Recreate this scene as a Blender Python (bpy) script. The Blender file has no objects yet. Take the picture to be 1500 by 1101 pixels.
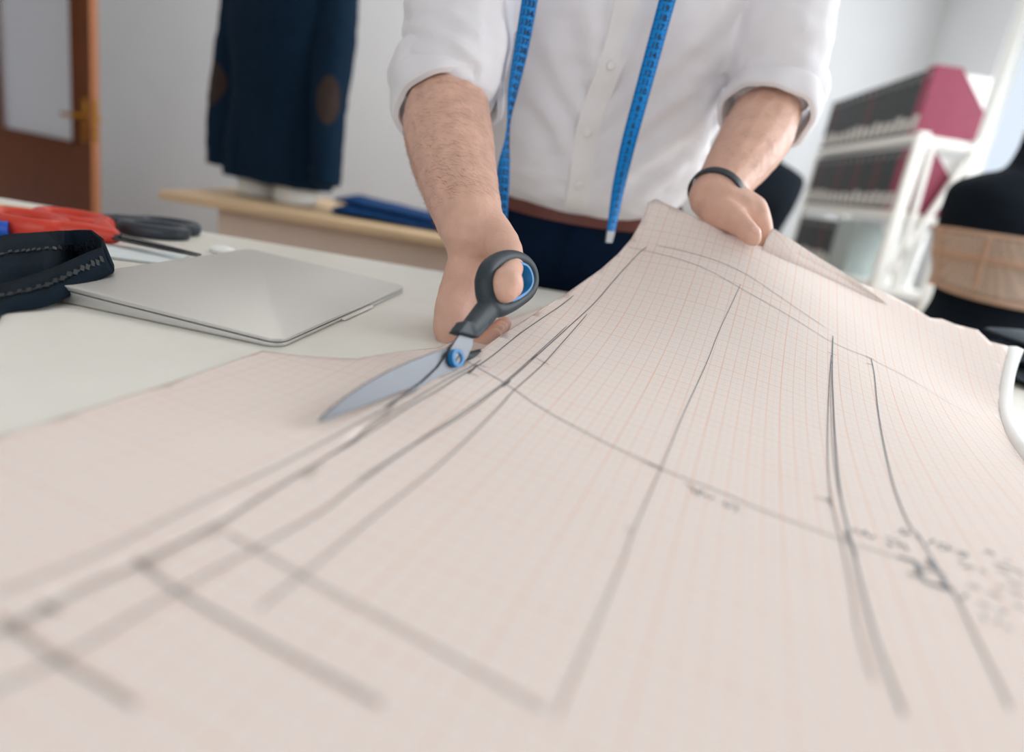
import bpy, bmesh, math, random
import numpy as np
from mathutils import Vector, Matrix, noise
from mathutils.geometry import delaunay_2d_cdt

random.seed(7)
scene = bpy.context.scene
COL = scene.collection

# ------------------------------------------------------------------ camera
F_PX, CX, CY = 900.0, 750.0, 500.0          # the photograph proper is 1500 x 1000, its centre at y = 500
PITCH, ROLL, TABLE_Z, CAM_H = 15.0, 9.5, 0.75, 0.16
_t, _r = math.radians(PITCH), math.radians(ROLL)
FW = Vector((0, math.cos(_t), -math.sin(_t)))
_u0 = Vector((0, math.sin(_t), math.cos(_t))); _x0 = Vector((1, 0, 0))
RT = _x0 * math.cos(_r) + _u0 * math.sin(_r)
UP = _u0 * math.cos(_r) - _x0 * math.sin(_r)
CAM = Vector((0, 0, TABLE_Z + CAM_H))
cd = bpy.data.cameras.new('camera'); cam = bpy.data.objects.new('camera', cd); COL.objects.link(cam)
M = Matrix((RT, UP, -FW)).transposed().to_4x4(); M.translation = CAM
cam.matrix_world = M
cd.sensor_width = 36; cd.sensor_fit = 'HORIZONTAL'; cd.lens = 36 * F_PX / 1500
cd.shift_y = -50.5 / 1500
cd.clip_start = 0.02
cd.dof.use_dof = True; cd.dof.focus_distance = 0.56; cd.dof.aperture_fstop = 2.0
scene.camera = cam

# ------------------------------------------------------------------ light
w = bpy.data.worlds.new('world'); scene.world = w; w.use_nodes = True
w.node_tree.nodes['Background'].inputs[0].default_value = (0.78, 0.88, 1.0, 1)
w.node_tree.nodes['Background'].inputs[1].default_value = 1.0
def area(name, loc, target, sx, sy, power, col):
    l = bpy.data.lights.new(name, 'AREA'); l.shape = 'RECTANGLE'; l.size = sx; l.size_y = sy; l.energy = power; l.color = col
    o = bpy.data.objects.new(name, l); COL.objects.link(o); o.location = loc
    o.rotation_euler = (Vector(target) - Vector(loc)).to_track_quat('-Z', 'Y').to_euler()
    return o
area('daylight_side_window', (2.62, 1.9, 1.72), (0, 1.7, 1.5), 3.2, 1.7, 112, (0.92, 0.965, 1.0))
area('daylight_front_window', (-0.2, -2.6, 1.85), (0.0, 1.5, 0.9), 3.2, 1.7, 27, (1.0, 0.985, 0.96))
area('ceiling_fill', (0.0, 2.7, 2.86), (0.0, 2.7, 0), 3.4, 2.2, 36, (1.0, 0.98, 0.95))  # added fill lamp without a fixture, brightens the back of the room
scene.view_settings.view_transform = 'Standard'; scene.view_settings.look = 'None'
scene.view_settings.exposure = 0.05; scene.view_settings.gamma = 1.0
scene.view_settings.use_curve_mapping = False
scene.cycles.use_denoising = True

# ------------------------------------------------------------------ helpers
def ray(x, y): return FW + RT * ((x - CX) / F_PX) - UP * ((y - CY) / F_PX)
def A(x, y, Y):
    d = ray(x, y); return CAM + d * (Y / d.y)
def AZ(x, y, z):
    d = ray(x, y); return CAM + d * ((z - CAM.z) / d.z)
def lin(c):
    return tuple(((v / 255) / 12.92 if v / 255 <= .04045 else ((v / 255 + .055) / 1.055) ** 2.4) for v in c)
def mat(name, rgb, rough=.6, metal=0, var=.06, scale=30, bump=0, bscale=200, spec=.5, sss=0, sheen=0, stretch=None):
    m = bpy.data.materials.new(name); m.use_nodes = True; nt = m.node_tree; N = nt.nodes; b = N['Principled BSDF']
    c = lin(rgb)
    b.inputs['Roughness'].default_value = rough; b.inputs['Metallic'].default_value = metal
    b.inputs['Specular IOR Level'].default_value = spec
    tc = N.new('ShaderNodeTexCoord'); mp = N.new('ShaderNodeMapping'); nt.links.new(tc.outputs['Object'], mp.inputs[0])
    if stretch: mp.inputs['Scale'].default_value = stretch
    n = N.new('ShaderNodeTexNoise'); n.inputs['Scale'].default_value = scale; n.inputs['Detail'].default_value = 4
    nt.links.new(mp.outputs[0], n.inputs[0])
    r = N.new('ShaderNodeValToRGB'); nt.links.new(n.outputs[0], r.inputs[0])
    r.color_ramp.elements[0].position = .3; r.color_ramp.elements[1].position = .7
    r.color_ramp.elements[0].color = (*[v * (1 - var) for v in c], 1)
    r.color_ramp.elements[1].color = (*[min(1, v * (1 + var)) for v in c], 1)
    nt.links.new(r.outputs[0], b.inputs['Base Color'])
    if bump:
        n2 = N.new('ShaderNodeTexNoise'); n2.inputs['Scale'].default_value = bscale; n2.inputs['Detail'].default_value = 3
        nt.links.new(mp.outputs[0], n2.inputs[0])
        bp = N.new('ShaderNodeBump'); bp.inputs['Strength'].default_value = bump; bp.inputs['Distance'].default_value = .002
        nt.links.new(n2.outputs[0], bp.inputs['Height']); nt.links.new(bp.outputs[0], b.inputs['Normal'])
    if sss:
        b.inputs['Subsurface Weight'].default_value = sss; b.inputs['Subsurface Radius'].default_value = (.01, .004, .002)
        b.inputs['Subsurface Scale'].default_value = 1.0
    if sheen: b.inputs['Sheen Weight'].default_value = sheen
    return m
def tag(o, label=None, cat=None, group=None, kind=None):
    if label: o['label'] = label
    if cat: o['category'] = cat
    if group: o['group'] = group
    if kind: o['kind'] = kind
    return o
def empty(name, loc, label, cat, group=None, rz=0):
    o = bpy.data.objects.new(name, None); COL.objects.link(o); o.location = loc; o.rotation_euler = (0, 0, rz)
    o.empty_display_size = .05
    bpy.context.view_layer.update()
    return tag(o, label, cat, group)
class MB:
    def __init__(s): s.v = []; s.f = []
    def add(s, vs, fs):
        k = len(s.v); s.v += [Vector(p) for p in vs]; s.f += [[i + k for i in f] for f in fs]; return s
    def box(s, a, b, rot=None, piv=None):
        x0, y0, z0 = a; x1, y1, z1 = b
        vs = [Vector(p) for p in ((x0, y0, z0), (x1, y0, z0), (x1, y1, z0), (x0, y1, z0), (x0, y0, z1), (x1, y0, z1), (x1, y1, z1), (x0, y1, z1))]
        if rot is not None:
            pv = Vector(piv) if piv is not None else sum(vs, Vector()) / 8
            vs = [pv + rot @ (p - pv) for p in vs]
        return s.add(vs, [(0, 3, 2, 1), (4, 5, 6, 7), (0, 1, 5, 4), (1, 2, 6, 5), (2, 3, 7, 6), (3, 0, 4, 7)])
    def bar(s, p0, p1, wx, wy, upv=(0, 0, 1)):
        p0, p1 = Vector(p0), Vector(p1); d = (p1 - p0).normalized(); u = Vector(upv)
        a = d.cross(u)
        if a.length < 1e-3: a = d.cross(Vector((1, 0, 0)))
        a.normalize(); b = a.cross(d)
        vs = [p + a * (sx * wx / 2) + b * (sy * wy / 2) for p in (p0, p1) for sx, sy in ((-1, -1), (1, -1), (1, 1), (-1, 1))]
        return s.add(vs, [(0, 3, 2, 1), (4, 5, 6, 7), (0, 1, 5, 4), (1, 2, 6, 5), (2, 3, 7, 6), (3, 0, 4, 7)])
    def rings(s, rs, cap=True, closed=False):
        n = len(rs[0]); vs = [p for r in rs for p in r]; fs = []
        m = len(rs)
        for i in range(m if closed else m - 1):
            j = (i + 1) % m
            for k in range(n):
                q = (k + 1) % n; fs.append((i * n + k, i * n + q, j * n + q, j * n + k))
        if cap and not closed:
            fs.append(tuple(range(n))[::-1]); fs.append(tuple((m - 1) * n + k for k in range(n)))
        return s.add(vs, fs)
    def tube(s, pts, rad, n=12, closed=False, flat=1.0, upv=(0, 0, 1)):
        pts = [Vector(p) for p in pts]; m = len(pts); rs = []
        if not hasattr(rad, '__len__'): rad = [rad] * m
        u = Vector(upv)
        for i in range(m):
            if closed: d = (pts[(i + 1) % m] - pts[i - 1])
            else: d = pts[min(i + 1, m - 1)] - pts[max(i - 1, 0)]
            d.normalize(); a = d.cross(u)
            if a.length < 1e-4: a = d.cross(Vector((1, 0, .01)))
            a.normalize(); b = a.cross(d)
            rs.append([pts[i] + (a * math.cos(t) + b * (math.sin(t) * flat)) * rad[i] for t in [2 * math.pi * k / n for k in range(n)]])
        return s.rings(rs, True, closed)
    def ball(s, c, r, n=14, mtx=None):
        c = Vector(c); rr = r if hasattr(r, '__len__') else (r, r, r); rs = []
        vs = []; m = n // 2
        for i in range(1, m):
            t = math.pi * i / m
            vs.append([Vector((rr[0] * math.sin(t) * math.cos(p), rr[1] * math.sin(t) * math.sin(p), rr[2] * math.cos(t))) for p in [2 * math.pi * k / n for k in range(n)]])
        flatv = [q for r_ in vs for q in r_] + [Vector((0, 0, rr[2])), Vector((0, 0, -rr[2]))]
        if mtx is not None: flatv = [mtx @ q for q in flatv]
        flatv = [c + q for q in flatv]; fs = []; L = len(vs)
        for i in range(L - 1):
            for k in range(n):
                q = (k + 1) % n; fs.append((i * n + k, (i + 1) * n + k, (i + 1) * n + q, i * n + q))
        for k in range(n):
            q = (k + 1) % n; fs.append((L * n, k, q)); fs.append((L * n + 1, (L - 1) * n + q, (L - 1) * n + k))
        return s.add(flatv, fs)
    def caps(s, pts, rad):           # chain of tapered capsules, for the voxel union
        pts = [Vector(p) for p in pts]
        for i, p in enumerate(pts):
            s.ball(p, rad[i])
            if i: 
                k = 4
                for j in range(1, k): s.ball(pts[i - 1].lerp(p, j / k), rad[i - 1] + (rad[i] - rad[i - 1]) * j / k)
                s.tube([pts[i - 1], p], [rad[i - 1], rad[i]], 14)
        return s
    def build(s, name, m, parent=None, smooth=True, bevel=0, segs=2, angle=35):
        me = bpy.data.meshes.new(name); me.from_pydata([tuple(p) for p in s.v], [], s.f); me.validate()
        return finish(name, me, m, parent, smooth, bevel, segs, angle)
def finish(name, me, m, parent=None, smooth=True, bevel=0, segs=2, angle=35):
    bm = bmesh.new(); bm.from_mesh(me); bmesh.ops.recalc_face_normals(bm, faces=bm.faces)
    if bevel:
        es = [e for e in bm.edges if len(e.link_faces) == 2 and e.calc_face_angle(0) > .6]
        bmesh.ops.bevel(bm, geom=es, offset=bevel, segments=segs, affect='EDGES', profile=.6)
    bm.to_mesh(me); bm.free()
    o = bpy.data.objects.new(name, me); COL.objects.link(o)
    if m: me.materials.append(m)
    if smooth:
        for p in me.polygons: p.use_smooth = True
        try: me.set_sharp_from_angle(angle=math.radians(angle))
        except Exception: pass
    if parent is not None:
        o.parent = parent; o.matrix_parent_inverse = parent.matrix_world.inverted()
    return o
def voxel(mb, name, m, parent, size, smooth_it=6, post=None, fac=.5):
    me = bpy.data.meshes.new('tmp'); me.from_pydata([tuple(p) for p in mb.v], [], mb.f)
    bm = bmesh.new(); bm.from_mesh(me); bmesh.ops.recalc_face_normals(bm, faces=bm.faces); bm.to_mesh(me); bm.free()
    t = bpy.data.objects.new('tmp', me); COL.objects.link(t)
    r = t.modifiers.new('r', 'REMESH'); r.mode = 'VOXEL'; r.voxel_size = size
    if smooth_it:
        s_ = t.modifiers.new('s', 'SMOOTH'); s_.factor = fac; s_.iterations = smooth_it
    dg = bpy.context.evaluated_depsgraph_get(); me2 = bpy.data.meshes.new_from_object(t.evaluated_get(dg))
    bpy.data.objects.remove(t); me2.name = name
    me2.materials.clear(); me2.materials.append(m)
    if post:
        me2.update()
        nrm = [v.normal.copy() for v in me2.vertices]
        for v, q in zip(me2.vertices, nrm): v.co = post(v.co.copy(), q)
    for p in me2.polygons: p.use_smooth = True
    o = bpy.data.objects.new(name, me2); COL.objects.link(o)
    if parent is not None: o.parent = parent; o.matrix_parent_inverse = parent.matrix_world.inverted()
    return o
def ell(c, hw, hd, tilt=0, n=40, p=2.3, yaw=0):
    c = Vector(c); out = []
    for k in range(n):
        t = 2 * math.pi * k / n; ct, st = math.cos(t), math.sin(t)
        x = hw * math.copysign(abs(ct) ** (2 / p), ct); y = hd * math.copysign(abs(st) ** (2 / p), st)
        v = Vector((x * math.cos(yaw) - y * math.sin(yaw), x * math.sin(yaw) + y * math.cos(yaw), 0)); v.z = y * math.tan(tilt)
        out.append(c + v)
    return out
def interp_rings(keys, sub=5):
    out = []
    K = len(keys)
    for i in range(K - 1):
        for j in range(sub):
            t = j / sub; q0 = keys[max(i - 1, 0)]; q1 = keys[i]; q2 = keys[i + 1]; q3 = keys[min(i + 2, K - 1)]
            out.append([.5 * ((2 * b) + (-a + c) * t + (2 * a - 5 * b + 4 * c - d) * t * t + (-a + 3 * b - 3 * c + d) * t ** 3) for a, b, c, d in zip(q0, q1, q2, q3)])
    out.append(list(keys[-1])); return out
def spline(pts, sub=6):
    r = interp_rings([tuple(p) for p in pts], sub)
    return [Vector(p) for p in r] if len(r[0]) == 3 else r

# ------------------------------------------------------------------ materials
M_wall = mat('wall_paint', (216, 217, 219), .9, var=.02, scale=3, bump=.15, bscale=120)
M_ceil = mat('ceiling_paint', (235, 235, 232), .95, var=.01)
M_floor = mat('floor_laminate', (150, 125, 100), .5, var=.12, scale=6, stretch=(1, 8, 1))
M_table = mat('table_laminate', (230, 227, 218), .45, var=.015, scale=40)
M_tedge = mat('table_edge_band', (205, 200, 190), .5, var=.02)
M_metal = mat('grey_metal', (150, 150, 152), .35, 1, var=.03)
M_door = mat('door_wood', (106, 58, 28), .55, spec=.3, var=.14, scale=5, stretch=(14, 14, 1.2))
M_dooredge = mat('door_edge_wood', (176, 112, 70), .5, var=.08, scale=6, stretch=(10, 10, 1))
M_brass = mat('brass', (196, 140, 58), .28, 1, var=.04)
M_oak = mat('bench_oak', (214, 184, 146), .5, var=.08, scale=7, stretch=(1, 12, 12))
M_bench = mat('bench_panel', (226, 206, 190), .6, var=.03, scale=8)
M_navy = mat('jacket_wool', (14, 34, 52), .95, var=.10, scale=60, bump=.25, bscale=700, spec=.12)
M_trou = mat('trouser_cloth', (9, 26, 48), .95, var=.12, scale=50, bump=.2, bscale=600, spec=.12)
M_patch = mat('elbow_patch_suede', (46, 32, 27), .95, var=.1)
M_manq = mat('mannequin_cream', (222, 220, 214), .5, var=.02)
M_jeans = mat('blue_denim', (20, 56, 100), .95, spec=.12, var=.2, scale=40, bump=.2, bscale=500)
M_shirt = mat('shirt_cotton', (232, 229, 232), .85, var=.015, scale=25, bump=.12, bscale=900)
M_shirt2 = mat('shirt_placket_cotton', (236, 232, 230), .85, var=.012, scale=25)
M_btn = mat('shirt_button', (235, 232, 225), .25, var=.02)
M_skin = mat('skin', (217, 173, 153), .5, var=.08, scale=45, bump=.25, bscale=260, spec=.4, sss=.12)
M_nail = mat('finger_nail', (228, 184, 166), .3, var=.02)
M_hair = mat('hair_dark', (45, 32, 25), .6, var=.2, scale=80)
M_armhair = mat('arm_hair', (120, 84, 62), .6, var=.1)
M_belt = mat('belt_leather', (98, 48, 38), .5, var=.1, scale=40)
M_shoe = mat('shoe_leather', (40, 30, 26), .4, var=.1)
M_band = mat('wristband_rubber', (34, 42, 50), .5, var=.05)
M_lap = mat('laptop_aluminium', (204, 202, 199), .5, .8, var=.01, scale=5)
M_lapdark = mat('laptop_gap', (20, 22, 26), .5)
M_pouch = mat('pouch_nylon', (17, 30, 41), .9, var=.15, scale=90, bump=.3, bscale=800, spec=.15)
M_zip = mat('zip_plastic', (16, 24, 31), .5, var=.05)
M_steel = mat('scissor_steel', (98, 99, 102), .42, 1, var=.03, scale=12)
M_sh = mat('scissor_handle_rubber', (34, 46, 54), .55, var=.06, scale=60)
M_blue = mat('scissor_blue', (22, 118, 178), .45, var=.05)
M_red = mat('scissor_red_plastic', (206, 58, 38), .4, var=.05)
M_orange = mat('orange_plastic', (226, 138, 62), .5, var=.05)
M_blk = mat('black_plastic', (38, 48, 58), .45, var=.06)
M_white = mat('white_painted_steel', (236, 234, 228), .4, var=.02)
M_whitep = mat('white_paper', (238, 238, 236), .8, var=.02)
M_file_b = mat('file_black_card', (17, 25, 27), .55, var=.12, scale=20)
M_file_r = mat('file_maroon_card', (132, 38, 66), .55, var=.07, scale=20)
M_file_d = mat('file_dark_red_card', (62, 18, 26), .55, var=.1, scale=20)
M_file_g = mat('file_grey_card', (160, 170, 168), .6, var=.05, scale=20)
M_label = mat('file_label_paper', (206, 204, 198), .8, var=.06, scale=60)
M_ring = mat('file_finger_ring', (130, 132, 130), .4, .6)
M_formk = mat('dress_form_black_jersey', (17, 24, 32), .9, var=.12, scale=60, bump=.2, bscale=700, spec=.12)
M_slate = mat('slate_cloth', (38, 52, 64), .85, var=.1, scale=30, bump=.2, bscale=500)
M_pencil = mat('graphite_line', (96, 96, 100), .6, var=.12, scale=300)
M_penc2 = mat('faint_graphite_line', (158, 152, 150), .7, var=.08, scale=300)
M_penc3 = mat('light_graphite_line', (182, 174, 170), .7, var=.06, scale=300)
M_ink = mat('tape_ink', (10, 30, 56), .6, var=.05)
M_glassframe = M_white

def mesh_fabric(name):
    m = bpy.data.materials.new(name); m.use_nodes = True; nt = m.node_tree; N = nt.nodes; b = N['Principled BSDF']
    b.inputs['Roughness'].default_value = .75
    tc = N.new('ShaderNodeTexCoord'); v = N.new('ShaderNodeTexVoronoi'); v.inputs['Scale'].default_value = 120; v.feature = 'DISTANCE_TO_EDGE'
    v.inputs['Randomness'].default_value = .15
    nt.links.new(tc.outputs['Object'], v.inputs[0])
    r = N.new('ShaderNodeValToRGB'); nt.links.new(v.outputs[0], r.inputs[0])
    r.color_ramp.elements[0].position = .10; r.color_ramp.elements[0].color = (*lin((204, 178, 158)), 1)
    r.color_ramp.elements[1].position = .26; r.color_ramp.elements[1].color = (*lin((156, 138, 124)), 1)
    nt.links.new(r.outputs[0], b.inputs['Base Color']); return m
M_corset = mesh_fabric('corset_mesh')
M_corband = mat('corset_band', (200, 164, 138), .7, var=.05)

def frosted():
    m = bpy.data.materials.new('frosted_glass'); m.use_nodes = True; b = m.node_tree.nodes['Principled BSDF']
    b.inputs['Base Color'].default_value = (.82, .84, .87, 1); b.inputs['Roughness'].default_value = .32
    b.inputs['Transmission Weight'].default_value = .75; b.inputs['IOR'].default_value = 1.3
    return m
M_frost = frosted()
def clear_glass():
    m = bpy.data.materials.new('window_glass'); m.use_nodes = True; nt = m.node_tree; N = nt.nodes; N.remove(N['Principled BSDF'])
    t = N.new('ShaderNodeBsdfTransparent'); g = N.new('ShaderNodeBsdfGlossy'); g.inputs['Roughness'].default_value = .02
    x = N.new('ShaderNodeMixShader'); x.inputs[0].default_value = .05; nt.links.new(t.outputs[0], x.inputs[1]); nt.links.new(g.outputs[0], x.inputs[2])
    nt.links.new(x.outputs[0], N['Material Output'].inputs[0]); return m
M_glass = clear_glass()

def graph_paper():
    m = bpy.data.materials.new('millimetre_paper'); m.use_nodes = True; nt = m.node_tree; N = nt.nodes; L = nt.links
    b = N['Principled BSDF']; b.inputs['Roughness'].default_value = .85; b.inputs['Specular IOR Level'].default_value = .25
    uv = N.new('ShaderNodeUVMap'); sx = N.new('ShaderNodeSeparateXYZ'); L.new(uv.outputs[0], sx.inputs[0])
    def math_(op, a, c=None, d=None):
        n = N.new('ShaderNodeMath'); n.operation = op
        for i, q in enumerate((a, c, d)):
            if q is None: continue
            if hasattr(q, 'is_output'): L.new(q, n.inputs[i])
            else: n.inputs[i].default_value = q
        return n.outputs[0]
    def lines(co, period, width):
        t = math_('DIVIDE', co, period); f = math_('FRACT', t)
        d = math_('ABSOLUTE', math_('SUBTRACT', f, .5))       # .5 on the line
        d = math_('SUBTRACT', .5, d); d = math_('MULTIPLY', d, period)
        return math_('LESS_THAN', d, width / 2)
    def both(p, wd):
        return math_('MAXIMUM', lines(sx.outputs[0], p, wd), lines(sx.outputs[1], p, wd))
    thick = both(.05, .0009); mid = both(.01, .00065); mid5 = both(.005, .0004); fine = both(.001, .00016)
    s = math_('MAXIMUM', math_('MULTIPLY', thick, .62), math_('MAXIMUM', math_('MULTIPLY', mid, .58), math_('MAXIMUM', math_('MULTIPLY', mid5, .32), math_('MULTIPLY', fine, .22))))
    n = N.new('ShaderNodeTexNoise'); n.inputs['Scale'].default_value = 14; L.new(uv.outputs[0], n.inputs[0])
    s = math_('MULTIPLY', s, math_('MULTIPLY_ADD', n.outputs[0], .7, .62))
    mx = N.new('ShaderNodeMix'); mx.data_type = 'RGBA'; L.new(s, mx.inputs[0])
    mx.inputs[6].default_value = (*lin((230, 222, 217)), 1); mx.inputs[7].default_value = (*lin((226, 168, 132)), 1)
    L.new(mx.outputs[2], b.inputs['Base Color']); return m
M_paper = graph_paper()

def tape_mat():
    m = bpy.data.materials.new('tape_blue'); m.use_nodes = True; nt = m.node_tree; N = nt.nodes; L = nt.links
    b = N['Principled BSDF']; b.inputs['Roughness'].default_value = .6; b.inputs['Specular IOR Level'].default_value = .25
    uv = N.new('ShaderNodeUVMap'); sx = N.new('ShaderNodeSeparateXYZ'); L.new(uv.outputs[0], sx.inputs[0])
    def M_(op, a, c):
        n = N.new('ShaderNodeMath'); n.operation = op
        for i, q in enumerate((a, c)):
            if hasattr(q, 'is_output'): L.new(q, n.inputs[i])
            else: n.inputs[i].default_value = q
        return n.outputs[0]
    u, v = sx.outputs[0], sx.outputs[1]
    ac = M_('ABSOLUTE', M_('SUBTRACT', v, .5), 0)
    def tick(per, wd, lo):
        f = M_('FRACT', M_('DIVIDE', u, per), 0); t = M_('LESS_THAN', f, wd / per); return M_('MULTIPLY', t, M_('GREATER_THAN', ac, lo))
    t = M_('MAXIMUM', tick(.001, .0003, .38), M_('MAXIMUM', tick(.005, .0004, .32), tick(.01, .0007, .24)))
    mx = N.new('ShaderNodeMix'); mx.data_type = 'RGBA'; L.new(t, mx.inputs[0])
    mx.inputs[6].default_value = (*lin((0, 130, 208)), 1); mx.inputs[7].default_value = (*lin((8, 54, 96)), 1)
    L.new(mx.outputs[2], b.inputs['Base Color']); return m
M_tape = tape_mat()

# ------------------------------------------------------------------ the room
XL, XR, YF, YB, ZC = -3.3, 2.4, -2.4, 4.5, 2.9
def struct(name, mb, m, parent=None, label=None, **k):
    o = mb.build(name, m, parent, **k)
    if parent is None: o['kind'] = 'structure'
    if label: o['label'] = label
    return o
struct('floor', MB().box((XL - .1, YF - .1, -.1), (XR + .1, YB + .1, 0)), M_floor, label='wooden laminate floor under the table and bench', smooth=False)
struct('ceiling', MB().box((XL - .1, YF - .1, ZC), (XR + .1, YB + .1, ZC + .1)), M_ceil, label='plain white ceiling', smooth=False)
struct('wall_back', MB().box((XL - .1, YB, 0), (XR + .1, YB + .1, ZC)), M_wall, label='light grey wall behind jacket and bookshelf', smooth=False)
# left wall with the doorway
DY0, DY1, DZ = 2.86, 3.78, 2.06
struct('wall_left', MB().box((XL - .1, YF, 0), (XL, DY0, ZC)).box((XL - .1, DY1, 0), (XL, YB, ZC)).box((XL - .1, DY0, DZ), (XL, DY1, ZC)), M_wall, label='grey wall with the wooden door', smooth=False)
struct('trim_1', MB().box((XL - .12, DY0, 0), (XL + .02, DY0 + .05, DZ)).box((XL - .12, DY1 - .05, 0), (XL + .02, DY1, DZ)).box((XL - .12, DY0, DZ - .05), (XL + .02, DY1, DZ)), M_dooredge, label='brown wooden door frame', smooth=False)
struct('wall_corridor', MB().box((XL - 1.3, DY0 - .8, 0), (XL - 1.25, DY1 + .8, ZC)), mat('corridor_paint', (150, 128, 124), .9), label='corridor wall seen beyond the doorway', smooth=False)
# right wall with window opening
WY0, WY1, WZ0, WZ1 = .3, 3.8, .85, 2.6
struct('wall_right', MB().box((XR, YF, 0), (XR + .1, WY0, ZC)).box((XR, WY1, 0), (XR + .1, YB, ZC)).box((XR, WY0, 0), (XR + .1, WY1, WZ0)).box((XR, WY0, WZ1), (XR + .1, WY1, ZC)), M_wall, label='grey wall beside the bookshelf', smooth=False)
wn = struct('window_1', MB().box((XR + .02, WY0, WZ0), (XR + .08, WY0 + .06, WZ1)).box((XR + .02, WY1 - .06, WZ0), (XR + .08, WY1, WZ1)).box((XR + .02, WY0, WZ0), (XR + .08, WY1, WZ0 + .06)).box((XR + .02, WY0, WZ1 - .06), (XR + .08, WY1, WZ1)).box((XR + .02, 1.87, WZ0), (XR + .08, 1.93, WZ1)), M_white, label='white framed window in the right wall', smooth=False)
for a, b in ((WY0 + .06, 1.87), (1.93, WY1 - .06)):
    MB().box((XR + .045, a, WZ0 + .06), (XR + .055, b, WZ1 - .06)).build('pane', M_glass, wn, smooth=False)
struct('wall_front', MB().box((XL, YF - .1, 0), (-2.0, YF, ZC)).box((1.6, YF - .1, 0), (XR, YF, ZC)).box((-2.0, YF - .1, 0), (1.6, YF, .9)).box((-2.0, YF - .1, 2.75), (1.6, YF, ZC)), M_wall, label='grey wall with window on the near side', smooth=False)
wn = struct('window_2', MB().box((-2, YF - .08, .9), (-1.94, YF - .02, 2.75)).box((1.54, YF - .08, .9), (1.6, YF - .02, 2.75)).box((-2, YF - .08, .9), (1.6, YF - .02, .96)).box((-2, YF - .08, 2.69), (1.6, YF - .02, 2.75)).box((-.23, YF - .08, .9), (-.17, YF - .02, 2.75)), M_white, label='wide white framed window on the near side', smooth=False)
for a, b in ((-1.94, -.23), (-.17, 1.54)):
    MB().box((a, YF - .055, .96), (b, YF - .045, 2.69)).build('pane', M_glass, wn, smooth=False)

# door leaf, swung into the room
hinge = Vector((XL + .04, DY1 - .07, 0)); edge = A(140, 180, 3.36); edge.z = 0
dv = (edge - hinge); dl = dv.length; ang = math.atan2(dv.y, dv.x)
door = empty('door_1', hinge, 'brown wooden door with glass pane standing ajar', 'door', rz=ang); door['kind'] = 'structure'; del door['category']
bpy.context.view_layer.update()
R = Matrix.Rotation(ang, 3, 'Z')
def dpt(x, y, z): return hinge + R @ Vector((x, y, z))
def dbox(mb, a, b): return mb.box(tuple(hinge + Vector(a)), tuple(hinge + Vector(b)), R, hinge)
g0, g1, gz0, gz1 = .13, dl - .15, .70, 1.92
leaf = MB()
dbox(leaf, (0, -.02, .01), (g0, .02, 2.0)); dbox(leaf, (g1, -.02, .01), (dl - .004, .02, 2.0))
dbox(leaf, (g0, -.02, .01), (g1, .02, gz0)); dbox(leaf, (g0, -.02, gz1), (g1, .02, 2.0))
leaf.build('leaf', M_door, door, smooth=False)
dbox(MB(), (dl - .004, -.02, .01), (dl, .02, 2.0)).build('edge_strip', M_dooredge, door, smooth=False)
dbox(MB(), (g0, -.004, gz0), (g1, .004, gz1)).build('pane', M_frost, door, smooth=False)
bd = MB()
for s in (-1, 1):
    dbox(bd, (g0 - .02, s * .024 - .006, gz0 - .02), (g0, s * .024 + .006, gz1)); dbox(bd, (g1, s * .024 - .006, gz0 - .02), (g1 + .02, s * .024 + .006, gz1))
    dbox(bd, (g0 - .02, s * .024 - .006, gz0 - .02), (g1 + .02, s * .024 + .006, gz0))
bd.build('glazing_bead', M_door, door, smooth=False)
hz = A(130, 172, 3.36).z
for s in (-1, 1):
    hb = MB(); dbox(hb, (dl - .075, s * .02 - .004, hz - .13), (dl - .04, s * .024 + .004, hz + .09)); pl = hb.build('handle_plate', M_brass, door, bevel=.002)
    MB().tube([dpt(dl - .057, s * .02, hz), dpt(dl - .057, s * .06, hz), dpt(dl - .07, s * .07, hz), dpt(dl - .17, s * .07, hz - .004)], [.011, .011, .012, .009], 10).build('handle_lever', M_brass, pl)
    MB().tube([dpt(dl - .057, s * .02, hz - .09), dpt(dl - .057, s * .032, hz - .09)], .012, 10).build('key_rose', M_brass, pl)
dbox(MB(), (dl, -.011, hz - .12), (dl + .003, .011, hz + .1)).build('lock_plate', M_brass, door, smooth=False)

# ------------------------------------------------------------------ cutting table
TY1 = .94
tb = empty('cutting_table', (0.1, .3, 0), 'long off-white cutting table in the foreground', 'table')
MB().box((-1.5, -.35, TABLE_Z - .032), (1.35, TY1, TABLE_Z)).build('tabletop', M_table, tb, bevel=.002)
for x in (-1.4, 1.25):
    for y in (-.25, TY1 - .1):
        MB().box((x - .025, y - .025, 0), (x + .025, y + .025, TABLE_Z - .032)).build('leg', M_metal, tb, bevel=.003)
for y in (-.25, TY1 - .1):
    MB().box((-1.375, y - .015, TABLE_Z - .09), (1.225, y + .015, TABLE_Z - .032)).build('apron', M_metal, tb, bevel=.002)

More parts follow.
